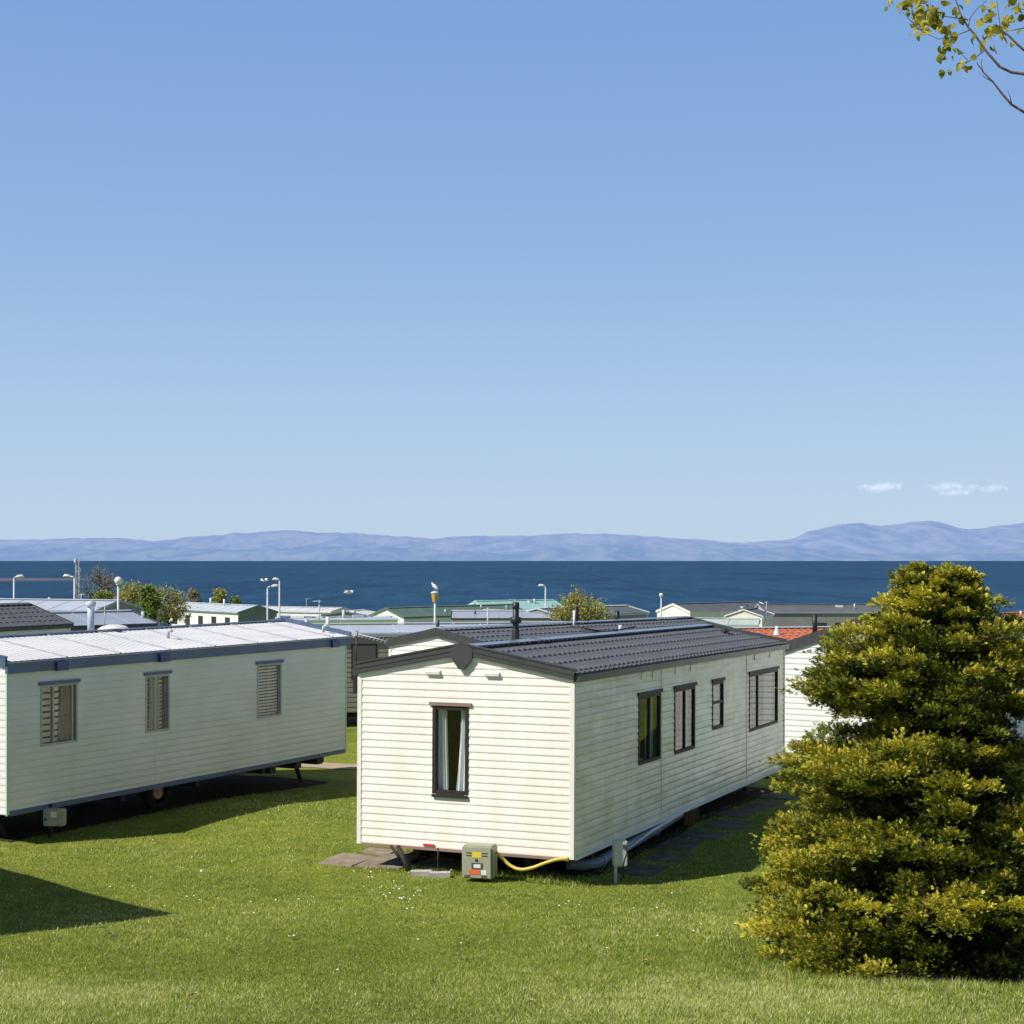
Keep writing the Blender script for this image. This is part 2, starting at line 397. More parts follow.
def tile_roof(mb, e0, along, down, nrm, La, S, mi=0, pw=0.185, prow=0.37, amp=0.011, step=0.036, ns=10):
    """pressed tile sheet: rolls every pw, a drop every prow down the slope"""
    e0, along, down, nrm = map(Vector, (e0, along, down, nrm))
    nt_ = max(2, int(round(La / pw))); cols = nt_*ns
    rows = []; s_ = 0.0
    while s_ < S - 1e-4:
        e = min(s_ + prow, S); rows += [(s_, 0.0), (s_ + (e-s_)*0.5, 0.4), (e - 0.004, 1.0)]; s_ = e
    i0 = len(mb.v)
    for (d, hgt) in rows:
        for c in range(cols+1):
            ph = c/ns; w_ = 0.5 + 0.5*math.cos(2*math.pi*ph); w_ = w_**1.4
            mb.v.append(tuple(e0 + along*(La*c/cols) + down*d + nrm*(step*(0.12*hgt + 0.88*hgt*(1-w_)**4.5) + amp*w_)))
    for r in range(len(rows)-1):
        for c in range(cols):
            a = i0 + r*(cols+1) + c
            mb.f.append((a, a+1, a+cols+2, a+cols+1)); mb.m.append(mi); mb.sm.append(False)
    # front lip down to the slab
    a0 = i0 + (len(rows)-1)*(cols+1)
    for c in range(cols):
        p, q = Vector(mb.v[a0+c]), Vector(mb.v[a0+c+1])
        mb.face([p, q, q - nrm*0.04, p - nrm*0.04], mi)

def rib_roof(mb, e0, along, down, nrm, La, S, mi=0, pw=0.12, rib=0.006, seam=1.2):
    e0, along, down, nrm = map(Vector, (e0, along, down, nrm))
    pr = []; t = 0.0; k = 0
    while t < La - 1e-4:
        big = (k % int(round(seam/pw)) == 0 and k > 0)
        h = rib*(3.0 if big else 1.0); wd = 0.028 if big else 0.026
        pr += [(t, 0), (t + 0.006, h), (t + wd, h), (t + wd + 0.006, 0)]; t += pw; k += 1
    pr = [(a, h) for a, h in pr if a < La] + [(La, 0)]
    for (a, h), (a2, h2) in zip(pr, pr[1:]):
        p, q = e0 + along*a + nrm*h, e0 + along*a2 + nrm*h2
        mb.face([p, q, q + down*S, p + down*S], mi if max(h, h2) < rib*1.5 else 1)

def caravan(label, cat, group, near, anchor, yaw, W=3.05, L=9.0, wallh=2.2, rise=0.36, ground=None, pitch_x=0.0,
            wall_m='white_siding', side_m=None, gable_m=None, roof='plain', roof_m='grey_roof', trim_m='charcoal', ridge_m=None,
            wins_r=(), wins_l=(), wins_f=(), boards=(0.10, 0.012), ov=0.04, barge=0.13, frame='frame_brown', detail=False,
            name='static_caravan', gutter=True, lower=None, eave_m=None, pj=0.028):
    """near = world point of the eaves corner next to the eye; anchor 'R' puts it at x=W, 'L' at x=0; yaw turns the long axis clockwise from +Y"""
    ya = Vector((math.sin(yaw), math.cos(yaw), 0)); xa = Vector((math.cos(yaw), -math.sin(yaw), 0))
    near = Vector(near); org = near - (xa*W if anchor == 'R' else Vector((0, 0, 0)))
    fz = near.z - wallh                    # underside of the body
    gnd = gz(near.x, near.y) if ground is None else ground
    root = empty(name, (org.x, org.y, gnd), -yaw, pitch_x)
    tag(root, label, cat, group)
    fl = fz - gnd
    X, Y, Z = Vector((1,0,0)), Vector((0,1,0)), Vector((0,0,1))
    side_m = side_m or wall_m; gable_m = gable_m or wall_m
    FR = {'F': (Vector((0,0,fl)), X, -Y, W), 'B': (Vector((W,L,fl)), -X, Y, W), 'R': (Vector((W,0,fl)), Y, X, L), 'L': (Vector((0,L,fl)), -Y, -X, L)}
    sets = {'F': list(wins_f), 'R': list(wins_r), 'L': list(wins_l), 'B': []}
    body = MB()
    for s_, mi in (('F', 0), ('B', 0), ('R', 1), ('L', 1)):
        o, u, n, Lw = FR[s_]
        holes = [(w['u0'], w['u1'], w['z0'], w['z1']) for w in sets[s_]] if detail else []
        wall(body, o, u, n, Lw, wallh, rise if s_ in 'FB' else 0, boards[0], boards[1], holes, mi)
    body.face([(0.02,0.02,fl+0.005),(W-0.02,0.02,fl+0.005),(W-0.02,L-0.02,fl+0.005),(0.02,L-0.02,fl+0.005)], 2)
    body.build('wall', [M[gable_m], M[side_m], M['chassis']], root)
    # corner trims
    dd = boards[1] + 0.006; tw_ = 0.012 if lower else 0.045
    for (x, y, sx, sy) in ((0,0,-1,-1),(W,0,1,-1),(W,L,1,1),(0,L,-1,1)):
        tr = MB(); tr.box((x+sx*dd, y+sy*dd, fl-0.012), (x-sx*tw_, y-sy*tw_, fl+wallh-0.01))
        tr.build('corner_trim', M['cream_trim'] if not lower else M[lower], root)
    if eave_m:
        for x in (-dd-0.003, W-0.02+dd):
            sk = MB(); sk.box((x, 0.05, fl-0.02), (x+0.025, L-0.05, fl+0.055)); sk.build('bottom_rail', M[eave_m], root)
    # roof: two slopes
    sl = math.hypot(W/2, rise); dn = rise/(W/2)
    rf = MB()
    top = fl + wallh + rise + 0.035
    for sx in (1, -1):
        down = Vector((sx*(W/2)/sl, 0, -rise/sl)); nrm = Vector((sx*rise/sl, 0, (W/2)/sl)); S = sl + ov + 0.02
        e0 = Vector((W/2, -ov, top)); La = L + 2*ov
        al = Y if sx > 0 else Y
        rf.obox(e0 - nrm*0.045, al*La, down*S, nrm*0.03, 0)
        if roof == 'tile': tile_roof(rf, e0, al, down, nrm, La, S)
        elif roof == 'rib': rib_roof(rf, e0, al, down, nrm, La, S)
        elif roof == 'tile_far': tile_roof(rf, e0, al, down, nrm, La, S, pw=0.20, prow=0.33, amp=0.02, step=0.03, ns=6)
        else:
            rf.obox(e0 - nrm*0.012, al*La, down*S, nrm*0.02, 0)
            for k in range(1, int(La/1.2)+1):
                if k*1.2 < La-0.1: rf.obox(e0 + al*(k*1.2) + nrm*0.009, al*0.03, down*(S-0.01), nrm*0.014, 0)
    rfo = rf.build('roof', [M[roof_m], M['seam_grey']] if roof == 'rib' else M[roof_m], root)
    rc = MB(); rw = 0.125 if roof != 'rib' else 0.07
    for sx in (1, -1):
        down = Vector((sx*(W/2)/sl, 0, -rise/sl)); nrm = Vector((sx*rise/sl, 0, (W/2)/sl))
        rc.obox(Vector((W/2, -ov-0.012, top)) + nrm*(0.045 if roof != 'rib' else 0.020), Y*(L+2*ov+0.024), down*rw, nrm*0.012)
    rc.build('ridge_cap', M[ridge_m or roof_m], rfo)
    # bargeboards on both gables, with a joint plate at the apex
    for y0, sy in ((-ov-0.03, 1), (L+ov, 1)):
        bg = MB()
        for sx in (1, -1):
            down = Vector((sx*(W/2)/sl, 0, -rise/sl)); nrm = Vector((sx*rise/sl, 0, (W/2)/sl)); S = sl + ov + (0.0 if detail else 0.03)
            o = Vector((W/2, y0, top))
            bg.obox(o + nrm*0.052 - nrm*(barge), Y*0.03, down*S, nrm*barge)
            if detail:
                bg.obox(o + nrm*0.052 - Y*0.012*(1 if y0 < 0 else -1), Y*0.05, down*S, nrm*0.022)
                bg.obox(o + nrm*(0.055-barge*0.55) - Y*0.008, Y*0.045, down*S, nrm*0.03)
        if detail and barge > 0.1:
            pl = [(-0.15,0.03),(0,0.085),(0.15,0.03),(0.15,-0.10),(0.035,-0.25),(-0.035,-0.25),(-0.15,-0.10)]
            bg.prism([(W/2+a, y0-0.012, top+b-0.02) for a, b in pl], (0, 0.05, 0))
        bg.build('bargeboard', M[trim_m], root)
    if detail:
        bw = MB()
        for sx in (1, -1):
            down = Vector((sx*(W/2)/sl, 0, -rise/sl)); nrm = Vector((sx*rise/sl, 0, (W/2)/sl))
            bw.obox(Vector((W/2, -ov+0.004, top)) + nrm*(0.048-barge-0.022), Y*0.03, down*(sl+ov-0.02), nrm*0.02)
        bw.build('barge_trim', M['cream_trim'], root)
    if gutter:
        for sx in (1, -1):
            g = MB(); x0 = W + ov - 0.02 if sx > 0 else -ov + 0.02
            zz = fl + wallh - dn*ov + 0.0
            gh = 0.085 if not eave_m else 0.165
            if eave_m: x0 = W + 0.015 if sx > 0 else -0.015
            g.box((x0, -ov, zz - gh + 0.02), (x0 + sx*(0.075 if not eave_m else 0.05), L+ov, zz + 0.012))
            if not eave_m: g.box((x0 + sx*0.075, -ov, zz - 0.005), (x0 + sx*0.088, L+ov, zz + 0.022))
            g.build('gutter' if not eave_m else 'fascia', M[eave_m or trim_m], root)
    # windows
    for s_ in 'FRL':
        o, u, n, Lw = FR[s_]
        for w in sets[s_]:
            w['obj'] = window(root, o + n*boards[1]*0.0, u, n, w, M[w.get('frame', frame)], M[w['head']] if w.get('head') else None, detail=detail)
    # undercarriage
    ch = MB()
    for x in (W*0.24, W*0.76): ch.box((x-0.04, 0.25, fl-0.19), (x+0.04, L-0.25, fl-0.004))
    for k in range(5 if detail else 2):
        y = L*(0.08 + 0.84*k/(4 if detail else 1)); ch.box((0.06, y-0.05, fl-0.13), (W-0.06, y+0.05, fl-0.006))
    ch.build('chassis', M['chassis'], root)
    legs = [(W*0.24, 0.5), (W*0.76, 0.5), (W*0.24, L-0.7), (W*0.76, L-0.7)]
    for (x, y) in legs:
        wp = org + xa*x + ya*y; gl = gz(wp.x, wp.y) - gnd - 0.02
        if pitch_x: gl += -math.sin(pitch_x)*y
        lg = MB(); sx = -1 if x < W/2 else 1
        lg.tube([(x, y, fl-0.1), (x+sx*0.20, y, gl)], 0.045, 8); lg.box((x+sx*0.20-0.1, y-0.1, gl-0.03), (x+sx*0.20+0.1, y+0.1, gl+0.03))
        lg.build('leg', M['chassis'], root)
    if detail:
        for x in (0.75, W-0.75):
            wp = org + xa*x + ya*(L*0.47); gl = gz(wp.x, wp.y) - gnd - math.sin(pitch_x)*L*0.47
            wh = MB(); rr = 0.31
            wh.lathe((x-0.09, L*0.47, gl+rr-0.03), [(0.19,0.0),(rr-0.03,0.0),(rr,0.03),(rr,0.15),(rr-0.03,0.18),(0.19,0.18)], 24, 'X')
            wo = wh.build('wheel', M['rubber'], root)
            hb = MB(); hx = x+0.075 if x > W/2 else x-0.075
            hb.lathe((hx-0.015, L*0.47, gl+rr-0.03), [(0.0,0.03),(0.035,0.03),(0.045,0.0),(0.08,0.0),(0.11,0.02),(0.12,0.0)], 20, 'X'); hb.build('rim', M['hub'], wo)
    if not detail and L > 3:
        rv = random.Random(int(abs(near.x*13 + near.y*7)))
        for k in range(rv.choice((1, 2, 2, 3))):
            sx = rv.choice((1, 1, -1)); s_ = rv.uniform(0.15, 0.8)*sl; tt = rv.uniform(0.12, 0.9)*L
            pz = Vector((W/2 + sx*s_*(W/2)/sl, tt, top - s_*rise/sl)); vp = MB()
            if rv.random() < 0.6:
                vp.tube([pz - Vector((0, 0, 0.05)), pz + Vector((0, 0, rv.uniform(0.14, 0.32)))], 0.05, 8)
            else:
                vp.box(pz - Vector((0.16, 0.2, 0.05)), pz + Vector((0.16, 0.2, 0.10)))
            vp.build('roof_vent', M[rv.choice(('white_plastic', 'galv', 'charcoal'))], root)
        if rv.random() < 0.5 and L < 10.5:
            am = MB(); ta_ = rv.uniform(0.3, 0.8)*L; b0_ = Vector((W+0.02, ta_, fl+wallh-0.3)); h_ = rv.uniform(0.9, 1.3)
            am.tube([b0_, b0_ + Vector((0.05, 0, h_))], 0.018, 6); t0_ = b0_ + Vector((0.05, 0, h_-0.05)); d0_ = Vector((rv.uniform(-1, 1), rv.uniform(-1, 1), 0)).normalized()
            am.tube([t0_ - d0_*0.15, t0_ + d0_*0.5], 0.012, 6)
            for q_ in range(6): am.tube([t0_ + d0_*(0.08*q_) + Vector((-d0_.y, d0_.x, 0))*0.12, t0_ + d0_*(0.08*q_) - Vector((-d0_.y, d0_.x, 0))*0.12], 0.007, 5)
            am.build('television_aerial', M['galv'], root)
    return dict(root=root, FR=FR, fl=fl, W=W, L=L, top=top, org=org, xa=xa, ya=ya, gnd=gnd, sl=sl, rise=rise, wallh=wallh, yaw=yaw, sets=sets)

def along_side(c, px):
    """distance along the right-hand long side that is seen at column px"""
    P = c['org'] + c['xa']*c['W']; k = (px - CX)/F
    return (P.y*k - P.x) / (c['ya'].x - c['ya'].y*k)

# ------------------------------------------------------------------ setting: terrain, sea, hills
def build_ground():
    ys = np.concatenate([np.linspace(-40, 6, 47)[:-1], np.linspace(6, 34, 200)[:-1], np.linspace(34, 60, 60)[:-1], np.linspace(60, 260, 80)])
    us = np.concatenate([-np.geomspace(1.0, 14, 24)[::-1] , np.linspace(-1, 1, 101)[1:-1], np.geomspace(1.0, 14, 24)])
    half = np.maximum(12.0, 0.42*np.abs(ys) + 3)
    Xg = us[None, :]*half[:, None]; Yg = np.repeat(ys[:, None], len(us), 1)
    Zg = tz(Xg, Yg)
    nr, nc = Xg.shape
    v = np.stack([Xg, Yg, Zg], -1).reshape(-1, 3)
    i = np.arange((nr-1)*(nc-1)); r, c = i//(nc-1), i % (nc-1); a = r*nc + c
    q = np.stack([a, a+1, a+nc+1, a+nc], 1)
    m, nt, b = new_mat('mown_turf')
    b.inputs['Roughness'].default_value = 0.9; b.inputs['Specular IOR Level'].default_value = 0.15
    tc = N(nt, 'ShaderNodeTexCoord')
    n1 = N(nt, 'ShaderNodeTexNoise', Scale=0.55, Detail=5.0, Roughness=0.6)
    n2 = N(nt, 'ShaderNodeTexNoise', Scale=26.0, Detail=5.0, Roughness=0.75)
    n3 = N(nt, 'ShaderNodeTexNoise', Scale=3.0, Detail=4.0, Roughness=0.6)
    for n_ in (n1, n2, n3): nt.links.new(tc.outputs['Object'], n_.inputs['Vector'])
    r1 = N(nt, 'ShaderNodeValToRGB'); e = r1.color_ramp.elements
    e[0].position = 0.32; e[0].color = (0.120, 0.190, 0.022, 1); e[1].position = 0.7; e[1].color = (0.36, 0.38, 0.058, 1)
    r2 = N(nt, 'ShaderNodeValToRGB'); e = r2.color_ramp.elements
    e[0].position = 0.30; e[0].color = (0.40, 0.42, 0.35, 1); e[1].position = 0.72; e[1].color = (1.35, 1.3, 1.3, 1)
    mul = N(nt, 'ShaderNodeMixRGB', blend_type='MULTIPLY'); mul.inputs['Fac'].default_value = 0.85
    ad = N(nt, 'ShaderNodeMath', operation='ADD'); sc = N(nt, 'ShaderNodeMath', operation='MULTIPLY'); sc.inputs[1].default_value = 0.5
    nt.links.new(n1.outputs['Fac'], ad.inputs[0]); nt.links.new(n3.outputs['Fac'], ad.inputs[1]); nt.links.new(ad.outputs[0], sc.inputs[0])
    nt.links.new(sc.outputs[0], r1.inputs['Fac']); nt.links.new(n2.outputs['Fac'], r2.inputs['Fac'])
    nt.links.new(r1.outputs['Color'], mul.inputs['Color1']); nt.links.new(r2.outputs['Color'], mul.inputs['Color2'])
    nt.links.new(mul.outputs['Color'], b.inputs['Base Color'])
    bp = N(nt, 'ShaderNodeBump', Strength=0.9, Distance=0.03)
    nt.links.new(n2.outputs['Fac'], bp.inputs['Height']); nt.links.new(bp.outputs['Normal'], b.inputs['Normal'])
    o = fast_mesh('ground', v, q, m, smooth=True)
    tag(o, kind='structure')
build_ground()

SEA = -12.0
def build_sea():
    ys = np.concatenate([np.linspace(150, 3000, 60)[:-1], np.geomspace(3000, 60000, 40)])
    hw = 0.6*ys + 400
    us = np.linspace(-1, 1, 41)
    Xg = us[None, :]*hw[:, None]; Yg = np.repeat(ys[:, None], 41, 1)
    v = np.stack([Xg, Yg, np.full_like(Xg, SEA)], -1).reshape(-1, 3)
    nr, nc = Xg.shape
    i = np.arange((nr-1)*(nc-1)); r, c = i//(nc-1), i % (nc-1); a = r*nc + c
    q = np.stack([a, a+1, a+nc+1, a+nc], 1)
    m, nt, b = new_mat('sea_water')
    b.inputs['Roughness'].default_value = 0.55; b.inputs['Specular IOR Level'].default_value = 0.08
    tc = N(nt, 'ShaderNodeTexCoord')
    def nz(sx, sy, scale, det=4.0):
        mp = N(nt, 'ShaderNodeMapping'); mp.inputs['Scale'].default_value = (sx, sy, 1)
        n_ = N(nt, 'ShaderNodeTexNoise', Scale=scale, Detail=det, Roughness=0.6)
        nt.links.new(tc.outputs['Object'], mp.inputs['Vector']); nt.links.new(mp.outputs['Vector'], n_.inputs['Vector']); return n_
    n1 = nz(0.012, 0.0022, 1.0, 4.0)      # broad wind streaks
    n2 = nz(0.10, 0.011, 1.0, 7.0)       # wave trains
    n3 = nz(0.35, 0.03, 1.0, 5.0)
    ad = N(nt, 'ShaderNodeMath', operation='MULTIPLY_ADD'); ad.inputs[1].default_value = 0.55
    nt.links.new(n2.outputs['Fac'], ad.inputs[0])
    m1 = N(nt, 'ShaderNodeMath', operation='MULTIPLY'); m1.inputs[1].default_value = 0.45
    nt.links.new(n1.outputs['Fac'], m1.inputs[0]); nt.links.new(m1.outputs[0], ad.inputs[2])
    rp = N(nt, 'ShaderNodeValToRGB'); e = rp.color_ramp.elements
    e[0].position = 0.36; e[0].color = (0.0025, 0.024, 0.066, 1); e[1].position = 0.60; e[1].color = (0.0135, 0.066, 0.130, 1)
    nt.links.new(ad.outputs[0], rp.inputs['Fac'])
    # sparse pale crests
    cr = N(nt, 'ShaderNodeValToRGB'); e = cr.color_ramp.elements
    e[0].position = 0.60; e[0].color = (0, 0, 0, 1); e[1].position = 0.78; e[1].color = (0.45, 0.45, 0.45, 1)
    nt.links.new(n3.outputs['Fac'], cr.inputs['Fac'])
    mx = N(nt, 'ShaderNodeMixRGB'); mx.inputs['Color2'].default_value = (0.16, 0.26, 0.36, 1)
    nt.links.new(cr.outputs['Color'], mx.inputs['Fac']); nt.links.new(rp.outputs['Color'], mx.inputs['Color1'])
    nt.links.new(mx.outputs['Color'], b.inputs['Base Color'])
    bp = N(nt, 'ShaderNodeBump', Strength=0.4, Distance=0.5)
    nt.links.new(n3.outputs['Fac'], bp.inputs['Height']); nt.links.new(bp.outputs['Normal'], b.inputs['Normal'])
    tag(fast_mesh('sea', v, q, m), kind='structure')
build_sea()

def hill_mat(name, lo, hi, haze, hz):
    """distant land: faint heather, field and forest patches with blue haze painted in as emission"""
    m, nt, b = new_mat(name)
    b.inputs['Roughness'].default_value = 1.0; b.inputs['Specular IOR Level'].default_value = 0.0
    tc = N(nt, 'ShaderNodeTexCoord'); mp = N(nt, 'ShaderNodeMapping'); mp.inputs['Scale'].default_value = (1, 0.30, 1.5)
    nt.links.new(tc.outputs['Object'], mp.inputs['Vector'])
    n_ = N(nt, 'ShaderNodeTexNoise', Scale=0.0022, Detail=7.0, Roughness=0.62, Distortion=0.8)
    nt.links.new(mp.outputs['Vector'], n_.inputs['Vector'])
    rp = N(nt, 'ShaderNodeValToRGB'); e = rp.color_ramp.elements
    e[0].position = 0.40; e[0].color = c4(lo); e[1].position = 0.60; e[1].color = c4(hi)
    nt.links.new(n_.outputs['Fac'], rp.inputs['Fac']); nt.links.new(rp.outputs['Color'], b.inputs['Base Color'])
    b.inputs['Emission Color'].default_value = c4(haze); b.inputs['Emission Strength'].default_value = hz  # aerial haze painted as a faint glow of the land itself
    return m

def build_range(name, pts, dist, depth, mat, seed, rough):
    px = np.array([p[0] for p in pts], float); py = np.array([p[1] for p in pts], float)
    cols = np.linspace(px[0], px[-1], 700); nr = 60
    prof = np.interp(cols, px, py)
    r_ = np.random.default_rng(seed)
    for s_, a in ((90, 0.5), (33, 0.35), (12, 0.24), (5, 0.18)):
        k = r_.normal(size=int(1600/s_)+4); prof += rough*1.5*a*np.interp(cols, np.linspace(px[0], px[-1], len(k)), k)
    hgt = (HY + 1.0 - prof)/F*dist
    v = np.zeros((nr, len(cols), 3))
    for j in range(nr):
        t = j/(nr-1); s_ = t*1.25
        env = np.sin(np.clip(s_, 0, 1)*math.pi/2)**0.85 if s_ <= 1 else max(0.0, math.cos((s_-1)*2.6))
        yy = dist + depth*(s_-1.0)
        xx = (cols - CX)/F*yy
        nz_ = np.array([noise.fractal(Vector((x*0.00042, yy*0.00042, seed)), 1.0, 2.1, 5) for x in xx])
        wob = 1.0 + (0.13*nz_)*(math.sin(math.pi*min(s_, 1.0)) if s_ <= 1 else 0)
        v[j, :, 0], v[j, :, 1] = xx, yy
        v[j, :, 2] = SEA - 4 + (hgt + 16)*env*wob*(yy/dist if s_ <= 1 else 1)
    nc = len(cols); v = v.reshape(-1, 3)
    i = np.arange((nr-1)*(nc-1)); r, c = i//(nc-1), i % (nc-1); a = r*nc + c
    tag(fast_mesh(name, v, np.stack([a, a+1, a+nc+1, a+nc], 1), mat, smooth=True), kind='structure')

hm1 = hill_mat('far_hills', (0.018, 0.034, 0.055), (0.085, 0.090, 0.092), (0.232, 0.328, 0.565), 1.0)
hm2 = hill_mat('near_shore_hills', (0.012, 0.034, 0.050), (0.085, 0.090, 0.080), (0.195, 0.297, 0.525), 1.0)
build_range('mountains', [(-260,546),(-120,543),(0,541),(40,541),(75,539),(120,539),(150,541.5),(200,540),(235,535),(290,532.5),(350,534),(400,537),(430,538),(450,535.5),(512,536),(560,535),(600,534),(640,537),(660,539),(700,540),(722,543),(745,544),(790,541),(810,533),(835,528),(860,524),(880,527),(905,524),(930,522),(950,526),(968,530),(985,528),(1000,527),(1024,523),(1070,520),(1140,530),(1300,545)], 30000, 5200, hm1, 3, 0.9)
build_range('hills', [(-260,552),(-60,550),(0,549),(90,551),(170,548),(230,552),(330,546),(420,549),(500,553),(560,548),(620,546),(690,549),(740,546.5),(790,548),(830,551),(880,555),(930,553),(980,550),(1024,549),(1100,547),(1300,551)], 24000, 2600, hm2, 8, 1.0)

# low sand spit off the beach
sp = MB(); n_ = 40
for k in range(n_):
    def edge(t):
        x = -600 + 362*t; w_ = 125*min(1.0, (1-t)*3)**0.7*(1 + 0.25*math.sin(9*t)); return x, 985 + 20*t, w_
    for (ta, tb) in ((k/n_, (k+1)/n_),):
        xa_, ya_, wa = edge(ta); xb, yb, wb = edge(tb)
        sp.face([(xa_, ya_-wa, SEA-0.05), (xb, yb-wb, SEA-0.05), (xb, yb, SEA+0.5*(1-tb)**0.5), (xa_, ya_, SEA+0.5*(1-ta)**0.5)], 0, True)
        sp.face([(xa_, ya_, SEA+0.5*(1-ta)**0.5), (xb, yb, SEA+0.5*(1-tb)**0.5), (xb, yb+wb, SEA-0.05), (xa_, ya_+wa, SEA-0.05)], 0, True)
tag(sp.build('beach', M['sand']), kind='structure')

# sandy path behind the mint caravan
pth = MB(); pp = [(-10.5, 36.3), (-6.8, 35.6), (-4.9, 35.0), (-3.4, 34.5), (-1.6, 34.2), (-0.4, 34.0)]
for k in range(len(pp)-1):
    for j in range(4):
        a = [pp[k][i] + (pp[k+1][i]-pp[k][i])*j/4 for i in (0, 1)]; b_ = [pp[k][i] + (pp[k+1][i]-pp[k][i])*(j+1)/4 for i in (0, 1)]
        q = [(a[0], a[1]-0.5), (b_[0], b_[1]-0.5), (b_[0], b_[1]+0.5), (a[0], a[1]+0.5)]
        pth.face([(x, y, gz(x, y)+0.012) for x, y in q])
tag(pth.build('path', M['path_dirt']), kind='structure')

# ------------------------------------------------------------------ the cream caravan in the middle
yawA = R(23.0)
nearA = Vector((0.765, 20.57, -1.462))
WA, LA, HA = 3.05, 11.1, 2.285
_t = dict(org=nearA - Vector((math.cos(yawA), -math.sin(yawA), 0))*WA, xa=Vector((math.cos(yawA), -math.sin(yawA), 0)), ya=Vector((math.sin(yawA), math.cos(yawA), 0)), W=WA)
def winA(pl, pr, y0, y1, yb, **kw):
    s0, s1 = along_side(_t, pl), along_side(_t, pr)
    P = nearA + _t['ya']*s0
    drop = math.tan(R(0.68))*s0
    z1 = -(y0-HY)/F*P.y - (nearA.z - HA) + drop; z0 = -(yb-HY)/F*P.y - (nearA.z - HA) + drop
    return dict(u0=s0, u1=s1, z0=z0, z1=z1, head='frame_brown', **kw)
wA = [winA(637.5, 659.5, 697, 0, 765.5, mull=[0.52]), winA(673.5, 694, 690, 0, 754.5, mull=[0.52]),
      winA(711.5, 722.5, 683, 0, 730, trans=[0.56]), winA(748.5, 777, 675, 0, 732, mull=[0.30])]
wF = [dict(u0=1.095, u1=1.60, z0=0.715, z1=1.85, head='head_brown', hh=0.045, t=0.05, room=0.7, sill=M['frame_brown'])]
A = caravan('cream clapboard static caravan with charcoal tiled roof and white curtains in its end window', 'caravan', None, nearA, 'R', yawA, WA, LA, HA, 0.285,
            ground=-4.06, pitch_x=R(-0.68), wall_m='cream', side_m='cream_side', roof='tile', roof_m='tile_dark', ridge_m='ridge_grey',
            wins_r=wA, wins_f=wF, boards=(0.0975, 0.0092), barge=0.125, detail=True, ov=0.03)
ra = A['root']
wF[0]['drape'](0.02, 0.30, 0.0, 0.36, M['curtain_white'], 0.10, nf=3); wF[0]['drape'](0.70, 0.98, 0.56, 1.0, M['curtain_white'], 0.10, nf=3)
for w in wA[:2]:
    w['drape'](0.0, 0.22, 0.0, 0.30, M['net'], 0.12, nf=4); w['drape'](0.74, 1.0, 0.68, 1.0, M['net'], 0.12, nf=4)
wA[2]['drape'](0.0, 1.0, 0.0, 1.0, M['net'], 0.08, nf=5)
wA[3]['drape'](0.0, 0.24, 0.0, 0.3, M['net'], 0.12, nf=4); wA[3]['drape'](0.78, 1.0, 0.7, 1.0, M['net'], 0.12, nf=4)
flA, WA_ = A['fl'], WA
# vents on the gable and along the side, reflector, seams
for xx in (1.10, 1.94):
    v_ = MB(); zz = flA + 2.285 - 0.0
    v_.prism([(xx-0.1, -0.008, zz-0.025), (xx-0.1, -0.05, zz-0.025), (xx-0.1, -0.055, zz+0.01), (xx-0.1, -0.008, zz+0.03)], (0.20, 0, 0))
    v_.build('vent', M['cream_trim'], ra)
for (px, py) in ((642, 676), (653, 674), (676, 671), (691, 668), (755, 657), (770, 655)):
    s_ = along_side(_t, px); P = nearA + _t['ya']*s_
    zz = -(py-HY)/F*P.y - (nearA.z - HA) + math.tan(R(0.68))*s_ + flA
    v_ = MB(); v_.box((WA+0.004, s_-0.085, zz-0.05), (WA+0.018, s_+0.085, zz+0.05)); v_.build('vent', M['cream_side'], ra)
v_ = MB(); v_.box((0.97, -0.03, flA+0.025), (1.13, -0.013, flA+0.052)); v_.build('reflector', paint('red_reflector', (0.60, 0.03, 0.03), 0.3), ra)
for px in (660.5, 746):
    v_ = MB(); v_.box((WA+0.010, along_side(_t, px)-0.012, flA+0.02), (WA+0.0145, along_side(_t, px)+0.012, flA+HA-0.03)); v_.build('panel_seam', M['cream_side'], ra)
v_ = MB(); v_.box((WA+0.0, 0.05, flA-0.03), (WA+0.026, LA-0.05, flA+0.02)); v_.build('bottom_rail', M['cream_trim'], ra)
v_ = MB(); v_.box((0.05, -0.024, flA-0.03), (WA-0.05, 0.0, flA+0.004)); v_.build('bottom_rail', M['head_brown'], ra)

def local(c, p):
    """world point -> the caravan's own axes"""
    return c['root'].matrix_basis.inverted() @ Vector(p)
bpy.context.view_layer.update()

def roof_pt(c, side, s, t):
    """local point on a roof slope: side +1 right / -1 left, s metres from the ridge down, t metres along"""
    return Vector((c['W']/2 + side*s*(c['W']/2)/c['sl'], t, c['top'] - s*c['rise']/c['sl']))

def ridge_t(c, px):
    P = c['org'] + c['xa']*c['W']/2; k = (px-CX)/F
    return (P.y*k - P.x)/(c['ya'].x - c['ya'].y*k)

def flue(c, px, side, s, h, r, mat, collar=None, name='flue'):
    p = roof_pt(c, side, s, ridge_t(c, px)); f_ = MB()
    f_.tube([p - Vector((0, 0, 0.08)), p + Vector((0, 0, h))], r, 14)
    if collar:
        f_.lathe(p + Vector((0, 0, collar)), [(r, 0), (r*1.75, 0.01), (r*1.75, 0.085), (r, 0.095)], 16)
        f_.lathe(p + Vector((0, 0, h-0.10)), [(r, 0), (r*1.12, 0.01), (r*1.12, 0.09), (0, 0.10)], 16)
        f_.lathe(p + Vector((0, 0, 0.0)), [(r*1.25, -0.05), (r*1.2, 0.2), (r, 0.22)], 16)
    return f_.build(name, mat, c['root'])
flue(A, 525, -1, 0.16, 0.60, 0.045, M['black_metal'], 0.30)
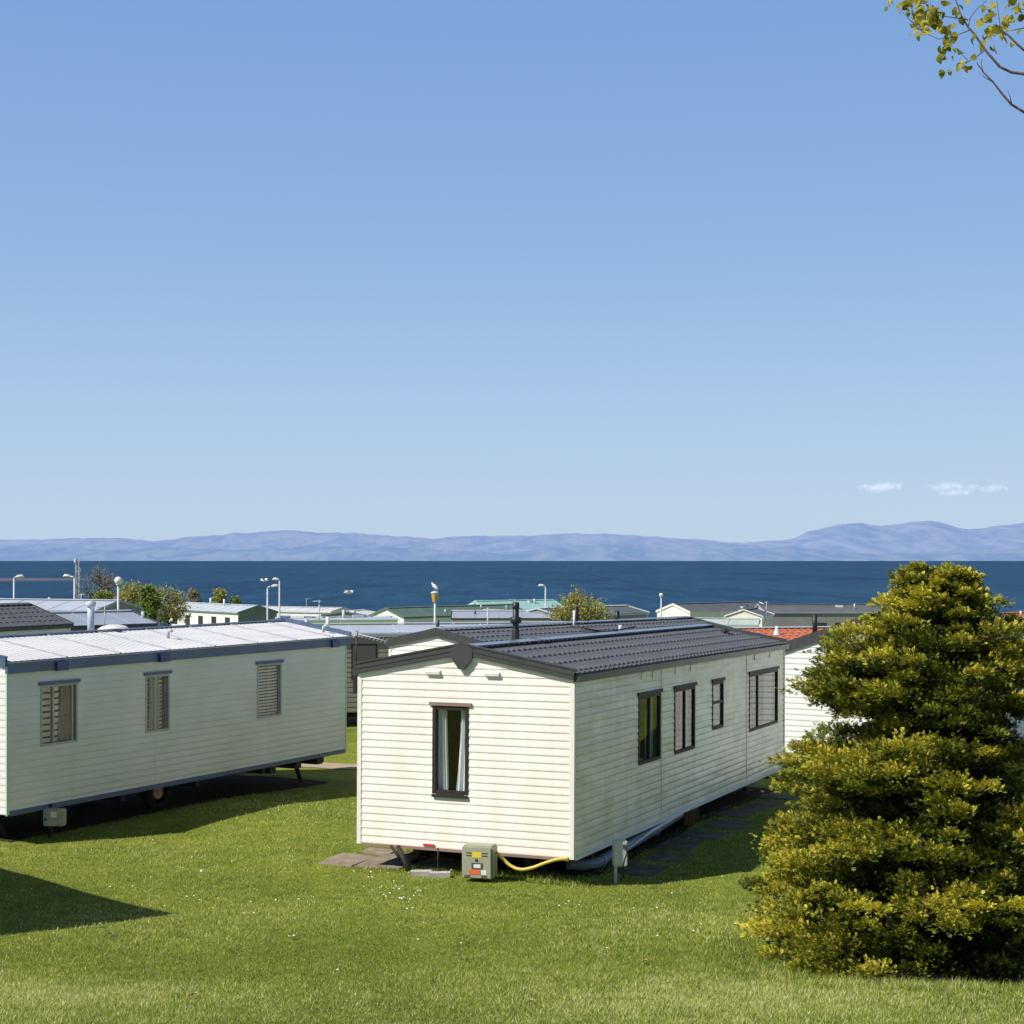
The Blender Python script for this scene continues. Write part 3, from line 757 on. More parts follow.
# roof vent on the right slope, low aerial box on the ridge
p = roof_pt(A, 1, 0.62, ridge_t(A, 690)+0.2); v_ = MB(); v_.tube([p + Vector((0, -0.17, 0.08)), p + Vector((0, 0.16, 0.08))], 0.05, 10); v_.box(p + Vector((-0.03, -0.05, -0.02)), p + Vector((0.03, 0.05, 0.06)))
v_.build('roof_vent', M['charcoal'], ra)
p = roof_pt(A, -1, 0.10, ridge_t(A, 611)); v_ = MB()
v_.box(p + Vector((-0.08, -0.14, 0.0)), p + Vector((0.08, 0.14, 0.09))); v_.tube([p + Vector((0, 0, 0.06)), p + Vector((-0.5, -0.25, 0.16))], 0.012, 6); v_.tube([p + Vector((0, 0, 0.06)), p + Vector((0.3, 0.6, 0.14))], 0.012, 6)
v_.build('roof_aerial', M['black_metal'], ra)
# television aerial bracketed to the left eaves
v_ = MB(); ax, ay = -0.10, 0.10
v_.tube([(ax, ay, flA+HA-0.28), (ax, ay, flA+HA+0.52)], 0.010, 8)
v_.tube([(ax+0.14, ay, flA+HA-0.2), (ax, ay, flA+HA-0.2)], 0.016, 8); v_.tube([(ax+0.14, ay, flA+HA-0.05), (ax, ay, flA+HA-0.05)], 0.016, 8)
v_.box((ax-0.03, ay-0.03, flA+HA-0.32), (ax+0.03, ay+0.03, flA+HA-0.0))
ta = v_.build('television_aerial', M['black_metal'], ra)
v_ = MB(); b0 = Vector((ax, ay, flA+HA+0.48)); b1 = b0 + Vector((0.47, -0.05, -0.09))
v_.tube([b0 - (b1-b0)*0.15, b1], 0.008, 6)
for k in range(9):
    q = b0 + (b1-b0)*(k/8); hh = 0.05 if k else 0.09
    v_.tube([q + Vector((0.0, -hh, -hh*0.6)), q + Vector((0.0, hh, hh*0.6))], 0.004, 5)
v_.box(b0 - Vector((0.05, 0.02, 0.03)), b0 + Vector((0.02, 0.02, 0.03)))
v_.build('antenna', M['galv'], ta)

# waste pipe and white water pipe slung under the right side
def Aw(x, y, z=None):
    """world point from A's own plan coordinates (z = height above local turf)"""
    p = A['org'] + A['xa']*x + A['ya']*y
    return Vector((p.x, p.y, gz(p.x, p.y) + (z or 0)))
v_ = MB(); pts = [(WA-0.30, 0.62, 0.13), (WA-0.16, 0.78, 0.10), (WA-0.05, 1.0, 0.10), (WA-0.02, 1.6, 0.14), (WA-0.03, 3.2, 0.20), (WA-0.04, 4.6, 0.27)]
v_.tube(pts, 0.075, 14)
for k in (2, 3, 4): v_.lathe(Vector(pts[k]) + Vector((0, 0.1, 0)), [(0.075, 0), (0.092, 0.01), (0.092, 0.07), (0.075, 0.08)], 14, 'Y')
v_.build('waste_pipe', M['grey_pipe'], ra)
v_ = MB(); v_.tube([(WA+0.06, 1.9, 0.15), (WA+0.05, 3.0, 0.24), (WA+0.02, 4.6, 0.30), (WA-0.02, 6.3, 0.36)], 0.022, 8)
v_.build('water_pipe', M['white_plastic'], ra)

# things around the cream caravan
def px_ground(px, py, dmin=8, dmax=60):
    lo, hi = dmin, dmax
    for _ in range(60):
        d = (lo+hi)/2; p = at(px, py, d)
        if p.z > gz(p.x, p.y): lo = d
        else: hi = d
    return at(px, py, (lo+hi)/2)

# gas meter box with stickers
bx = Aw(1.92, -0.42); bt = at(476, 846, bx.y).z; bb_ = at(476, 879, bx.y).z
mb_ = empty('meter_box', (bx.x, bx.y, bx.z), -yawA + R(8)); tag(mb_, 'olive plastic meter box with yellow and red stickers under the caravan end', 'meter box')
h0, h1 = bb_-bx.z, bt-bx.z
v_ = MB(); v_.box((-0.20, 0.0, h0), (0.20, 0.25, h1)); ob = v_.build('box', M['olive_box'], mb_)
bm = bmesh.new(); bm.from_mesh(ob.data); bmesh.ops.bevel(bm, geom=bm.edges[:], offset=0.02, segments=3, affect='EDGES'); bm.to_mesh(ob.data); bm.free()
v_ = MB(); v_.box((-0.192, -0.028, h0+0.012), (0.192, -0.002, h1-0.012)); lid = v_.build('lid', M['olive_box'], mb_)
bm = bmesh.new(); bm.from_mesh(lid.data); bmesh.ops.bevel(bm, geom=bm.edges[:], offset=0.009, segments=2, affect='EDGES'); bm.to_mesh(lid.data); bm.free()
hh = h1-h0
def plate(x0, x1, f0, f1, mat, nm, y=-0.031):
    q = MB(); q.box((x0, y, h0+hh*f0), (x1, -0.0275, h0+hh*f1)); return q.build(nm, mat, lid)
plate(-0.055, 0.06, 0.66, 0.83, M['sticker_yellow'], 'sticker'); plate(-0.065, 0.085, 0.31, 0.50, M['sticker_dark'], 'sticker')
plate(-0.035, 0.055, 0.35, 0.46, M['sticker_white'], 'sticker', -0.034); plate(-0.10, 0.05, 0.15, 0.30, M['sticker_red'], 'sticker', -0.0325)
plate(0.06, 0.13, 0.15, 0.29, M['sticker_white'], 'sticker')
for x_ in (-0.10, 0.11):
    for f_ in (0.70, 0.78): plate(x_-0.035, x_+0.035, f_, f_+0.03, M['charcoal'], 'vent_slot')
for x_ in (-0.12, 0.10):
    for f_ in (0.06, 0.10): plate(x_-0.04, x_+0.04, f_, f_+0.02, M['charcoal'], 'vent_slot')
v_ = MB(); v_.lathe((0.0, -0.030, h0+hh*0.585), [(0.0, -0.006), (0.018, -0.005), (0.022, 0.0)], 12, 'Y'); v_.build('lock', M['charcoal'], lid)
v_ = MB(); v_.box((-0.03, 0.12, -0.1), (0.03, 0.18, h0+0.01)); v_.build('post', M['chassis'], mb_)

# yellow gas hose from the box to the corner of the caravan
hs = MB(); zf = nearA.z - HA
hp = [at(492, 851, 20.75), at(497, 853, 20.72), at(503, 859, 20.7), at(511, 866, 20.66), at(521, 869.5, 20.6), at(533, 867.5, 20.55), at(545, 863, 20.5), at(557, 859.5, 20.46), at(569, 858.5, 20.44)]
fine = []
for k in range(len(hp)-1):
    for j in range(4):
        t = j/4; p0, p1, p2, p3 = hp[max(k-1, 0)], hp[k], hp[k+1], hp[min(k+2, len(hp)-1)]
        fine.append(0.5*((2*p1) + (p2-p0)*t + (2*p0-5*p1+4*p2-p3)*t*t + (3*p1-p0-3*p2+p3)*t**3))
fine.append(hp[-1]); hs.tube(fine, 0.021, 10)
tag(hs.build('gas_hose', M['yellow_hose']), 'yellow gas hose looping from olive meter box to caravan corner', 'hose')

# splayed corner steady and a jack in front of the floor
st = empty('corner_steady', Aw(0.62, -0.05)); tag(st, 'black splayed steel corner steady under the left of the cream gable', 'caravan steady')
q = MB(); o_ = Vector(st.location); top_ = at(398, 846, 21.35) - o_; ft = at(409, 870, 21.2) - o_
q.tube([top_, top_*0.5 + ft*0.5, ft], [0.028, 0.034, 0.042], 8); q.tube([at(391, 846, 21.5) - o_, at(400, 858, 21.35) - o_], 0.022, 6)
q.build('leg', M['chassis'], st)
q = MB(); q.tube([at(438, 848, 21.05) - o_, at(438, 873, 21.05) - o_], 0.011, 6); q.lathe(at(438, 872, 21.05) - o_, [(0.05, 0), (0.04, 0.03), (0.015, 0.05)], 10); q.build('jack', M['chassis'], st)

def slab(label, cx, cy, sx, sy, rz, th, group, mat='concrete', lift=0.015, name='paving_slab'):
    o = empty(name, (cx, cy, gz(cx, cy)), rz) if False else None
    z = gz(cx, cy); q = MB(); c_, s_ = math.cos(rz), math.sin(rz)
    n_ = 5; grid = []
    for zt in (1, 0):
        for j in range(n_):
            for i in range(n_):
                a, b_ = (i/(n_-1)-0.5)*sx, (j/(n_-1)-0.5)*sy
                wx, wy = a*c_-b_*s_, a*s_+b_*c_
                zz = gz(cx+wx, cy+wy) - z
                jig = 0.02*noise.noise(Vector((cx+wx*3, cy+wy*3, 1.7))) if zt and (i in (0, n_-1) or j in (0, n_-1)) else 0
                q.v.append((wx + jig, wy + jig, zz + lift + 0.004*noise.noise(Vector((cx+wx*4, cy+wy*4, 0))) - (0 if zt else th)))
    m_ = n_*n_
    for j in range(n_-1):
        for i in range(n_-1):
            a = j*n_+i; q.f += [(a, a+1, a+n_+1, a+n_), (m_+a, m_+a+n_, m_+a+n_+1, m_+a+1)]
    for i in range(n_-1):
        for (a, b_) in ((i, i+1), ((n_-1)*n_+i+1, (n_-1)*n_+i), ((i+1)*n_, i*n_), (i*n_+n_-1, (i+1)*n_+n_-1)):
            q.f.append((b_, a, m_+a, m_+b_))
    q.m = [0]*len(q.f); q.sm = [False]*len(q.f)
    ob = q.build(name, M[mat], None, (cx, cy, z)); tag(ob, label, 'paving slab', group, 'thing'); return ob
SL = []
def slabA(label, x, y, sx, sy, group, mat='concrete', lift=0.015, rz=0.0):
    p = Aw(x, y); SL.append((x-sx/2-0.03, x+sx/2+0.03, y-sy/2-0.03, y+sy/2+0.03))
    return slab(label, p.x, p.y, sx, sy, -yawA + rz, 0.05, group, mat, lift)
slabA('outermost paving slab left of the cream gable', -0.36, 0.36, 0.52, 0.70, 'slabs beside the cream gable')
slabA('paving slab against the left corner of the cream gable', 0.24, 0.50, 0.66, 0.95, 'slabs beside the cream gable', rz=0.03)
slabA('paving slab under the floor left of the splayed steady', 0.92, 0.66, 0.6, 0.7, 'slabs beside the cream gable', rz=-0.03)
slabA('cracked narrow slab at the back of the gable paving', -0.26, 1.08, 0.42, 0.42, 'slabs beside the cream gable', rz=0.06)
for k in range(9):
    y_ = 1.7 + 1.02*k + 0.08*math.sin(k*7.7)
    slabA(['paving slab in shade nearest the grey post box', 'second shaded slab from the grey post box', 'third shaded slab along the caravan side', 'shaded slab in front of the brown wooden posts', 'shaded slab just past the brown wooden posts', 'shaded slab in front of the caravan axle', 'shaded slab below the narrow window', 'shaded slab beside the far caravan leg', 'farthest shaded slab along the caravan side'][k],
          WA+0.30 + 0.10*math.sin(k*2.1), y_, 0.58 + 0.07*math.sin(k*5.0), 0.80 + 0.08*math.sin(k*3.7), 'shaded slabs along the caravan side', mat='concrete_shade', rz=0.10*math.sin(k*3.3), lift=0.008+0.008*math.sin(k*4.1))
for k, (px, py) in enumerate(((421, 874), (440, 875.5))):
    p = px_ground(px, py+2)
    q = MB(); q.obox((-0.13, -0.06, -0.02), (0.26, 0.02, 0), (0, 0.14, 0), (0, 0, 0.085))
    tag(q.build('concrete_block', M['concrete_pale'], None, (p.x, p.y, gz(p.x, p.y))), ['long pale concrete block beside the foot of the splayed steady', 'pale concrete block next to the olive meter box'][k], 'block', 'concrete blocks under the caravan')

# grey electric box on a post by the right side
p = px_ground(619, 884); eb = empty('electric_hookup', p, -yawA + R(30)); tag(eb, 'pale grey electric box on a short post beside the waste pipe', 'electric box')
q = MB(); q.box((-0.06, 0.02, -0.15), (-0.02, 0.06, 0.40)); q.build('post', M['galv'], eb)
q = MB(); q.box((-0.085, -0.10, 0.24), (0.095, 0.02, 0.57)); bo = q.build('box', M['grey_box'], eb)
bm = bmesh.new(); bm.from_mesh(bo.data); bmesh.ops.bevel(bm, geom=bm.edges[:], offset=0.014, segments=2, affect='EDGES'); bm.to_mesh(bo.data); bm.free()
q = MB(); q.box((0.03, -0.112, 0.47), (0.09, -0.101, 0.52)); q.build('socket', M['sticker_dark'], bo)
q = MB(); q.tube([(0.07, -0.115, 0.48), (0.08, -0.13, 0.42), (0.05, -0.13, 0.34), (0.03, -0.12, 0.25), (0.05, -0.05, 0.10), (0.04, 0.1, 0.02)], 0.009, 6); q.build('cable', M['rubber'], bo)

# brown wooden posts propped under the floor
for k, px in enumerate((698, 709)):
    p = Aw(WA-0.14-0.05*k, along_side(_t, px)-0.05*k); hz_ = nearA.z-HA - 0.0118*along_side(_t, px) - p.z - 0.02
    q = MB(); q.box((-0.085+0.045*k, -0.06, -0.05), (0.085-0.045*k, 0.06, hz_)); tag(q.build('wooden_post', M['wood'], None, p), ['brown wooden prop nearer the grey post box', 'thinner brown wooden prop just behind its twin'][k], 'post', 'wooden props under the caravan')

# ------------------------------------------------------------------ the mint caravan on the left
yawB = R(27.4)
nearB = Vector((-7.30, 23.7, -1.49)); WB, LB, HB = 3.05, 8.9, 2.20
_b = dict(org=nearB - Vector((math.cos(yawB), -math.sin(yawB), 0))*WB, xa=Vector((math.cos(yawB), -math.sin(yawB), 0)), ya=Vector((math.sin(yawB), math.cos(yawB), 0)), W=WB)
def winB(pl, pr, yt, yb, **kw):
    s0, s1 = along_side(_b, pl), along_side(_b, pr); P = nearB + _b['ya']*s0
    return dict(u0=s0, u1=s1, z0=-(yb-HY)/F*P.y - (nearB.z-HB), z1=-(yt-HY)/F*P.y - (nearB.z-HB), head='blue_trim', hh=0.05, frame='alu', t=0.035, **kw)
wB = [winB(40.5, 77, 686, 746.5, mull=[0.34]), winB(145.5, 169, 676, 733), winB(257, 281, 665, 718.5)]
B = caravan('pale mint static caravan with white ribbed roof and blue trim', 'caravan', None, nearB, 'R', yawB, WB, LB, HB, 0.25, ground=-4.10,
            wall_m='white_siding', side_m='mint', roof='rib', roof_m='white_metal', trim_m='blue_trim', ridge_m='blue_trim', wins_r=wB, boards=(0.105, 0.0062),
            barge=0.10, detail=True, ov=0.05, lower='mint_edge', eave_m='blue_trim')
rb = B['root']
wB[0]['blinds'](0.03, 0.62, M['blind'], 0.10, 0.35, 0.095); wB[0]['drape'](0.64, 1.0, 0.56, 1.0, M['curtain_grey'], 0.07, nf=3)
wB[1]['blinds'](0.03, 0.97, M['blind'], 0.14, 0.45, 0.062); wB[1]['drape'](0.35, 0.75, 0.3, 0.75, M['net'], 0.09, nf=3)
wB[2]['blinds'](0.03, 0.97, M['blind'], 0.08, 0.45, 0.055)
flB = B['fl']
for px in (57.5, 160, 331.5):
    s_ = along_side(_b, px); v_ = MB(); v_.box((WB+0.06, s_-0.12, flB+HB-0.165), (WB+0.115, s_+0.12, flB+HB-0.03)); v_.build('rain_spout', M['blue_deep'], rb)
for px in (72, 155, 268):
    s_ = along_side(_b, px); v_ = MB(); v_.box((WB+0.004, s_-0.005, flB+0.03), (WB+0.0068, s_+0.005, flB+HB-0.22)); v_.build('panel_seam', M['mint'], rb)
flue(B, 99, -1, 0.18, 0.52, 0.058, M['pale_flue'], None)
p = roof_pt(B, -1, 0.18, ridge_t(B, 99)); v_ = MB(); v_.lathe(p, [(0.058, 0.44), (0.085, 0.45), (0.085, 0.52), (0.0, 0.55)], 14); v_.build('flue_cap', M['pale_flue'], rb)
p = roof_pt(B, -1, 0.22, ridge_t(B, 124)); v_ = MB(); v_.lathe(p, [(0.30, 0.0), (0.28, 0.05), (0.20, 0.10), (0.10, 0.125), (0.0, 0.13)], 20); v_.build('roof_light', M['white_plastic'], rb)
for px, s_ in ((132, 0.80), (275, 1.15)):
    p = roof_pt(B, 1, s_, ridge_t(B, px)); v_ = MB(); v_.tube([p, p + Vector((0, 0, 0.10)), p + Vector((0.05, 0.0, 0.13)), p + Vector((0.09, 0, 0.12))], 0.028, 8); v_.build('roof_vent', M['galv'], rb)
# cross beams showing under the far end
for y_ in (6.55, 7.35, 8.05):
    v_ = MB(); v_.box((WB*0.5, y_-0.09, flB-0.15), (WB-0.02, y_+0.09, flB-0.012)); v_.build('cross_beam', M['chassis'], rb)

# its weathered meter box on a post
p = px_ground(57, 838); eb = empty('meter_box', p, -yawB + R(20)); tag(eb, 'weathered beige meter box on a post in the shade by the mint caravan', 'meter box')
q = MB(); q.box((-0.14, 0.0, -0.1), (-0.09, 0.05, 0.5)); q.build('post', M['chassis'], eb)
q = MB(); q.box((-0.15, -0.16, 0.20), (0.15, 0.0, 0.45)); bo = q.build('box', M['beige_box'], eb)
bm = bmesh.new(); bm.from_mesh(bo.data); bmesh.ops.bevel(bm, geom=bm.edges[:], offset=0.012, segments=2, affect='EDGES'); bm.to_mesh(bo.data); bm.free()
q = MB(); q.box((-0.03, -0.166, 0.33), (0.06, -0.161, 0.41)); q.build('sticker', M['sticker_white'], bo)
q = MB(); q.lathe((-0.11, -0.162, 0.30), [(0.0, -0.008), (0.02, -0.006), (0.022, 0)], 10, 'Y'); q.build('lock', M['charcoal'], bo)

# bare soil sheets, coloured near black to deepen the shade under caravans and conifer
def shade_soil_sheet(nm, c, x0, x1, y0, y1, n_=24):
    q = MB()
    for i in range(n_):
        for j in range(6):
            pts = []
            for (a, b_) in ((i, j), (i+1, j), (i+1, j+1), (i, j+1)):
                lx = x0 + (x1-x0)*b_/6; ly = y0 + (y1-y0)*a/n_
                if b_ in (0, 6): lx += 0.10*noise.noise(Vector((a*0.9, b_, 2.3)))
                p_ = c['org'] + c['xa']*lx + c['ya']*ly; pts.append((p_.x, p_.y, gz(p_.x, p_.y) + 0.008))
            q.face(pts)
    o = q.build(nm, M['shade_soil']); tag(o, kind='structure'); return o
shade_soil_sheet('shade_soil', A, 0.15, WA-0.05, 0.75, LA-0.2); shade_soil_sheet('shade_soil', B, 0.15, WB-0.15, 0.2, LB-0.3)

# ------------------------------------------------------------------ caravans behind
def far_wins(L, zs=(0.95, 1.65), n=4, w=0.8, start=0.8):
    return [dict(u0=start + k*(L-2*start)/max(1, n-1) - w/2*(k > 0), u1=start + k*(L-2*start)/max(1, n-1) + w/2 + (w/2 if k == 0 else 0), z0=zs[0], z1=zs[1]) for k in range(n)]

A2 = caravan('cream static caravan with charcoal tiled roof rising just behind the main one', 'caravan', None, at(486, 646, 33.4), 'R', R(34), 2.5, 11.0, 2.25, 0.255, pitch_x=R(-0.35),
             wall_m='cream', roof='tile', roof_m='tile_dark', ridge_m='ridge_grey', boards=(0.11, 0.012), detail=False, barge=0.16)
flue(A2, 580, -1, 0.12, 0.42, 0.06, M['black_metal']); flue(A2, 621, -1, 0.12, 0.28, 0.06, M['black_metal']); flue(A2, 563, 1, 0.30, 0.38, 0.03, M['white_plastic'], name='vent_pipe')

Cc = caravan('olive grey long caravan with pale roof and dark square window behind the aerial', 'caravan', None, at(262, 635, 42.5), 'R', R(79), 3.05, 9.0, 2.05, 0.15,
             wall_m='olive_wall', roof='plain', roof_m='light_roof', trim_m='light_roof', wins_r=[dict(u0=2.35, u1=2.95, z0=0.9, z1=1.75), dict(u0=4.6, u1=5.4, z0=0.9, z1=1.75)], boards=(0.13, 0.010), barge=0.08)
flue(Cc, 325, 1, 0.9, 0.34, 0.05, M['white_plastic'], name='vent_pipe')

D = caravan('white clapboard caravan with grey roof half hidden behind the golden conifer', 'caravan', None, at(953, 655, 31.6), 'R', R(35), 3.7, 7.2, 2.25, 0.62,
            wall_m='white_siding', roof='plain', roof_m='grey_roof', boards=(0.115, 0.010), barge=0.18)

caravan('caravan with charcoal tiled roof cut by the left edge of the photo', 'caravan', None, at(70, 625, 44.0) - Vector((math.sin(R(27)), math.cos(R(27)), 0))*9.5, 'R', R(27), 3.05, 9.5, 2.2, 0.5,
        wall_m='white_siding', roof='tile_far', roof_m='tile_dark', boards=(0.13, 0.01))
HH = caravan('low caravan with blue grey roof behind the pale flue of the mint one', 'caravan', None, at(155, 624, 50.0) - Vector((math.sin(R(46)), math.cos(R(46)), 0))*5.6, 'R', R(46), 3.05, 5.6, 2.2, 0.32, wall_m='taupe_wall', roof_m='blue_grey_roof', trim_m='charcoal', boards=(0.15, 0), barge=0.09)
flue(HH, 128, 1, 0.9, 0.2, 0.05, M['galv'], name='vent_pipe')
caravan('caravan with pale blue roof behind the tiled roof at far left', 'caravan', None, at(96, 611.5, 66.0), 'L', R(-67), 3.05, 9.0, 2.2, 0.36, wall_m='taupe_wall', roof_m='light_roof', trim_m='blue_grey_roof', boards=(0.15, 0), barge=0.08)
II = caravan('white caravan with row of small windows and dark green gable', 'caravan', None, at(238, 613, 118.0), 'L', R(-38), 3.2, 11.2, 2.2, 0.46, wall_m='white_siding', gable_m='green_wall', roof_m='pale_roof', trim_m='green_wall',
             wins_l=[dict(u0=0.9+2.1*k, u1=1.55+2.1*k, z0=1.15, z1=1.80) for k in range(5)], boards=(0.15, 0))
for k, px in enumerate((205, 230)):
    flue(II, px, -1 if k else 1, 0.5, 0.55, 0.08, M['white_plastic'], name='vent_pipe')
caravan('long white caravan with pale flat roof beside the dark green gable', 'caravan', None, at(331, 612, 128.0), 'L', R(-62), 3.05, 8.5, 2.2, 0.25, wall_m='white_siding', roof_m='white_metal', trim_m='white_siding',
        wins_l=[dict(u0=1.2+2.4*k, u1=2.2+2.4*k, z0=1.1, z1=1.8) for k in range(3)], boards=(0.15, 0), barge=0.08)
caravan('small dark green caravan end with flat roof and one dark window', 'caravan', None, at(366, 616, 104.0), 'R', R(12), 2.9, 4.2, 2.1, 0.22, wall_m='green_wall', roof_m='white_metal', trim_m='green_roof', wins_f=[dict(u0=1.0, u1=1.9, z0=1.45, z1=1.85)], boards=(0.15, 0), barge=0.1)
caravan('pale roofed caravan with thin lime green fascia', 'caravan', None, at(284, 621.5, 62.0), 'R', R(76), 2.6, 4.3, 2.2, 0.05, wall_m='white_siding', roof_m='light_roof', trim_m='light_roof', eave_m='lime', boards=(0.15, 0), barge=0.1)
caravan('caravan with white gable and long dark green roof by the lantern', 'caravan', None, at(404, 617.5, 98.0), 'R', R(43), 3.05, 11.0, 2.2, 0.50, wall_m='white_siding', roof_m='green_roof', trim_m='green_roof', boards=(0.15, 0), barge=0.13)
caravan('caravan with pale teal pitched roof', 'caravan', None, at(490, 611.5, 106.0), 'R', R(58), 3.6, 6.0, 2.2, 0.6, wall_m='white_siding', roof_m='teal_roof', trim_m='teal_roof', boards=(0.15, 0), barge=0.2)
caravan('caravan with vivid green roof left of the round tree', 'caravan', None, at(527, 610, 116.0), 'R', R(60), 3.2, 7.0, 2.2, 0.45, wall_m='white_siding', roof_m='vivid_green', trim_m='vivid_green', boards=(0.15, 0))
caravan('caravan with blue grey roof below the pale teal one', 'caravan', None, at(452, 618.5, 84.0), 'R', R(89), 3.05, 5.0, 2.2, 0.30, wall_m='cream', roof_m='blue_grey_roof', trim_m='charcoal', ridge_m='white_metal', boards=(0.15, 0), barge=0.07)
caravan('caravan with long dark grey roof and pale ridge beside the round tree', 'caravan', None, at(560, 616.5, 84.0), 'R', R(42), 3.05, 7.4, 2.2, 0.34, wall_m='taupe_wall', roof_m='grey_roof', trim_m='light_roof', ridge_m='white_metal', boards=(0.15, 0), barge=0.08)
caravan('caravan with small cream gable and dark roof right of the globe lamp', 'caravan', None, at(690, 612.5, 112.0), 'R', R(48), 3.05, 9.0, 2.2, 0.52, wall_m='cream', roof_m='grey_roof', trim_m='cream', boards=(0.15, 0))
caravan('caravan with white gable above the pale mint roof', 'caravan', None, at(762, 617.0, 94.0), 'R', R(18), 2.1, 4.0, 2.2, 0.36, wall_m='cream', roof_m='grey_roof', trim_m='white_siding', boards=(0.15, 0), barge=0.07)
caravan('caravan with pale mint roof behind the main charcoal ridge', 'caravan', None, at(757, 625.5, 66.0), 'L', R(-80), 3.05, 2.6, 2.2, 0.16, wall_m='mint_roof', roof_m='mint_roof', trim_m='mint_roof', boards=(0.15, 0), barge=0.07)
caravan('long taupe caravan with dark grey roof behind the red roofed one', 'caravan', None, at(764, 612, 100.0), 'R', R(88), 3.4, 8.5, 2.2, 0.36, wall_m='taupe_wall', roof_m='grey_roof', trim_m='light_roof',
        wins_r=[dict(u0=3.1, u1=3.8, z0=1.0, z1=1.5), dict(u0=4.4, u1=4.9, z0=1.0, z1=1.5), dict(u0=6.0, u1=6.6, z0=1.0, z1=1.5)], boards=(0.15, 0), barge=0.07)
S_ = caravan('caravan with brick red tiled roof and black flue', 'caravan', None, at(742, 642.5, 45.0), 'R', R(76), 3.05, 8.0, 2.2, 0.27, wall_m='cream', roof='tile_far', roof_m='tile_red', trim_m='cream', ridge_m='light_roof', boards=(0.15, 0.01), barge=0.09)
flue(S_, 804, 1, 0.75, 0.56, 0.07, M['black_metal'], None)
p = roof_pt(S_, 1, 0.8, ridge_t(S_, 766)); v_ = MB(); v_.lathe(p, [(0.11, -0.1), (0.10, 0.05), (0.045, 0.18), (0.045, 0.24), (0.0, 0.25)], 12); v_.build('roof_cowl', M['white_plastic'], S_['root'])
caravan('red roofed white caravan at the right edge beyond the conifer', 'caravan', None, at(1034, 627, 66.0), 'R', R(42), 3.05, 8.0, 2.2, 0.46, wall_m='white_siding', roof='tile_far', roof_m='tile_red', trim_m='white_siding', boards=(0.15, 0.01), barge=0.08)

# caravan standing just outside the left of the picture: its shadow lies on the lawn
tip = px_ground(166, 914)
sun_az = R(27); sun_el = R(46)
hs_ = 2.62
corner = Vector((tip.x, tip.y, 0)) - Vector((math.cos(sun_az), math.sin(sun_az), 0))*(hs_/math.tan(sun_el))
yE = R(-45)
yd = Vector((math.sin(yE), math.cos(yE), 0)); LE = 8.0
caravan('white caravan just outside the frame whose roof shades the left lawn', 'caravan', None, Vector((corner.x, corner.y, gz(tip.x, tip.y)+hs_)) - yd*LE*0.0 - Vector((0, 0, 0)), 'R', yE, 3.05, LE, 2.2, 0.36,
        wall_m='white_siding', roof_m='grey_roof', boards=(0.13, 0.01), ov=0.02, gutter=False)

# ------------------------------------------------------------------ lamps, mast, gulls
def lamp_arm(label, px, ytop, d, side, hx, heady, group='street lamps between the caravans'):
    b_ = at(px, ytop, d); g = gz(b_.x, b_.y); r_ = empty('street_lamp', (b_.x, b_.y, g)); tag(r_, label, 'street lamp', group)
    H = b_.z - g; k = d/F; arm = (hx-px)*k; rise = (ytop-heady)*k
    q = MB(); q.tube([(0, 0, -0.1), (0, 0, H*0.3), (0, 0, H)], [0.065, 0.055, 0.045], 10); po = q.build('pole', M['galv'], r_)
    q = MB(); q.tube([(0, 0, H-0.02), (arm*0.15, 0, H+rise*0.7), (arm*0.55, 0, H+rise)], 0.045, 8); q.build('arm', M['galv'], r_)
    q = MB(); c_ = Vector((arm, 0, H+rise)); hl = max(abs(arm)*0.42, 0.2)
    q.tube([c_ + Vector((-hl*math.copysign(1, arm), 0, 0)), c_ + Vector((-hl*0.5*math.copysign(1, arm), 0, 0.03)), c_ + Vector((hl*0.5*math.copysign(1, arm), 0, 0.05)), c_ + Vector((hl*math.copysign(1, arm), 0, 0.0))], [0.03, 0.07, 0.08, 0.02], 10)
    q.build('lamp_head', M['lamp_white'], r_)
lamp_arm('grey street lamp at the far left with its head turned right', 14, 578.5, 80, 1, 20, 577)
lamp_arm('street lamp with head turned left beside the lattice mast', 74.5, 578, 82, -1, 67, 576.5)
lamp_arm('nearer of the paired street lamps with head turned right above the green gable', 267.5, 588.5, 85, 1, 275, 586.5)
lamp_arm('taller of the paired street lamps with head turned left', 279.5, 581, 92, -1, 276, 579.8)
lamp_arm('street lamp with head turned left above the vivid green roof', 545.5, 587, 100, -1, 541.5, 586)
def lamp_globe(label, px, yc, d, rpx):
    b_ = at(px, yc, d); g = gz(b_.x, b_.y); r_ = empty('globe_lamp', (b_.x, b_.y, g)); tag(r_, label, 'street lamp', 'globe lamps'); H = b_.z-g; rr = rpx*d/F
    q = MB(); q.tube([(0, 0, -0.1), (0, 0, H-rr*1.3)], [0.06, 0.045], 10); q.lathe((0, 0, H-rr*1.4), [(0.05, 0), (rr*0.6, rr*0.25), (rr*0.65, rr*0.45), (0.0, rr*0.5)], 12); q.build('pole', M['galv'], r_)
    q = MB(); q.lathe((0, 0, H), [(rr*math.sin(a), -rr*math.cos(a)) for a in np.linspace(0.05, math.pi, 12)], 16); q.build('globe', M['lamp_white'], r_)
lamp_globe('large white globe lamp on a pole among the brown bushes', 118.3, 580.5, 66, 3.9)
lamp_globe('small white globe lamp right of the round tree', 661.2, 595, 96, 2.0)
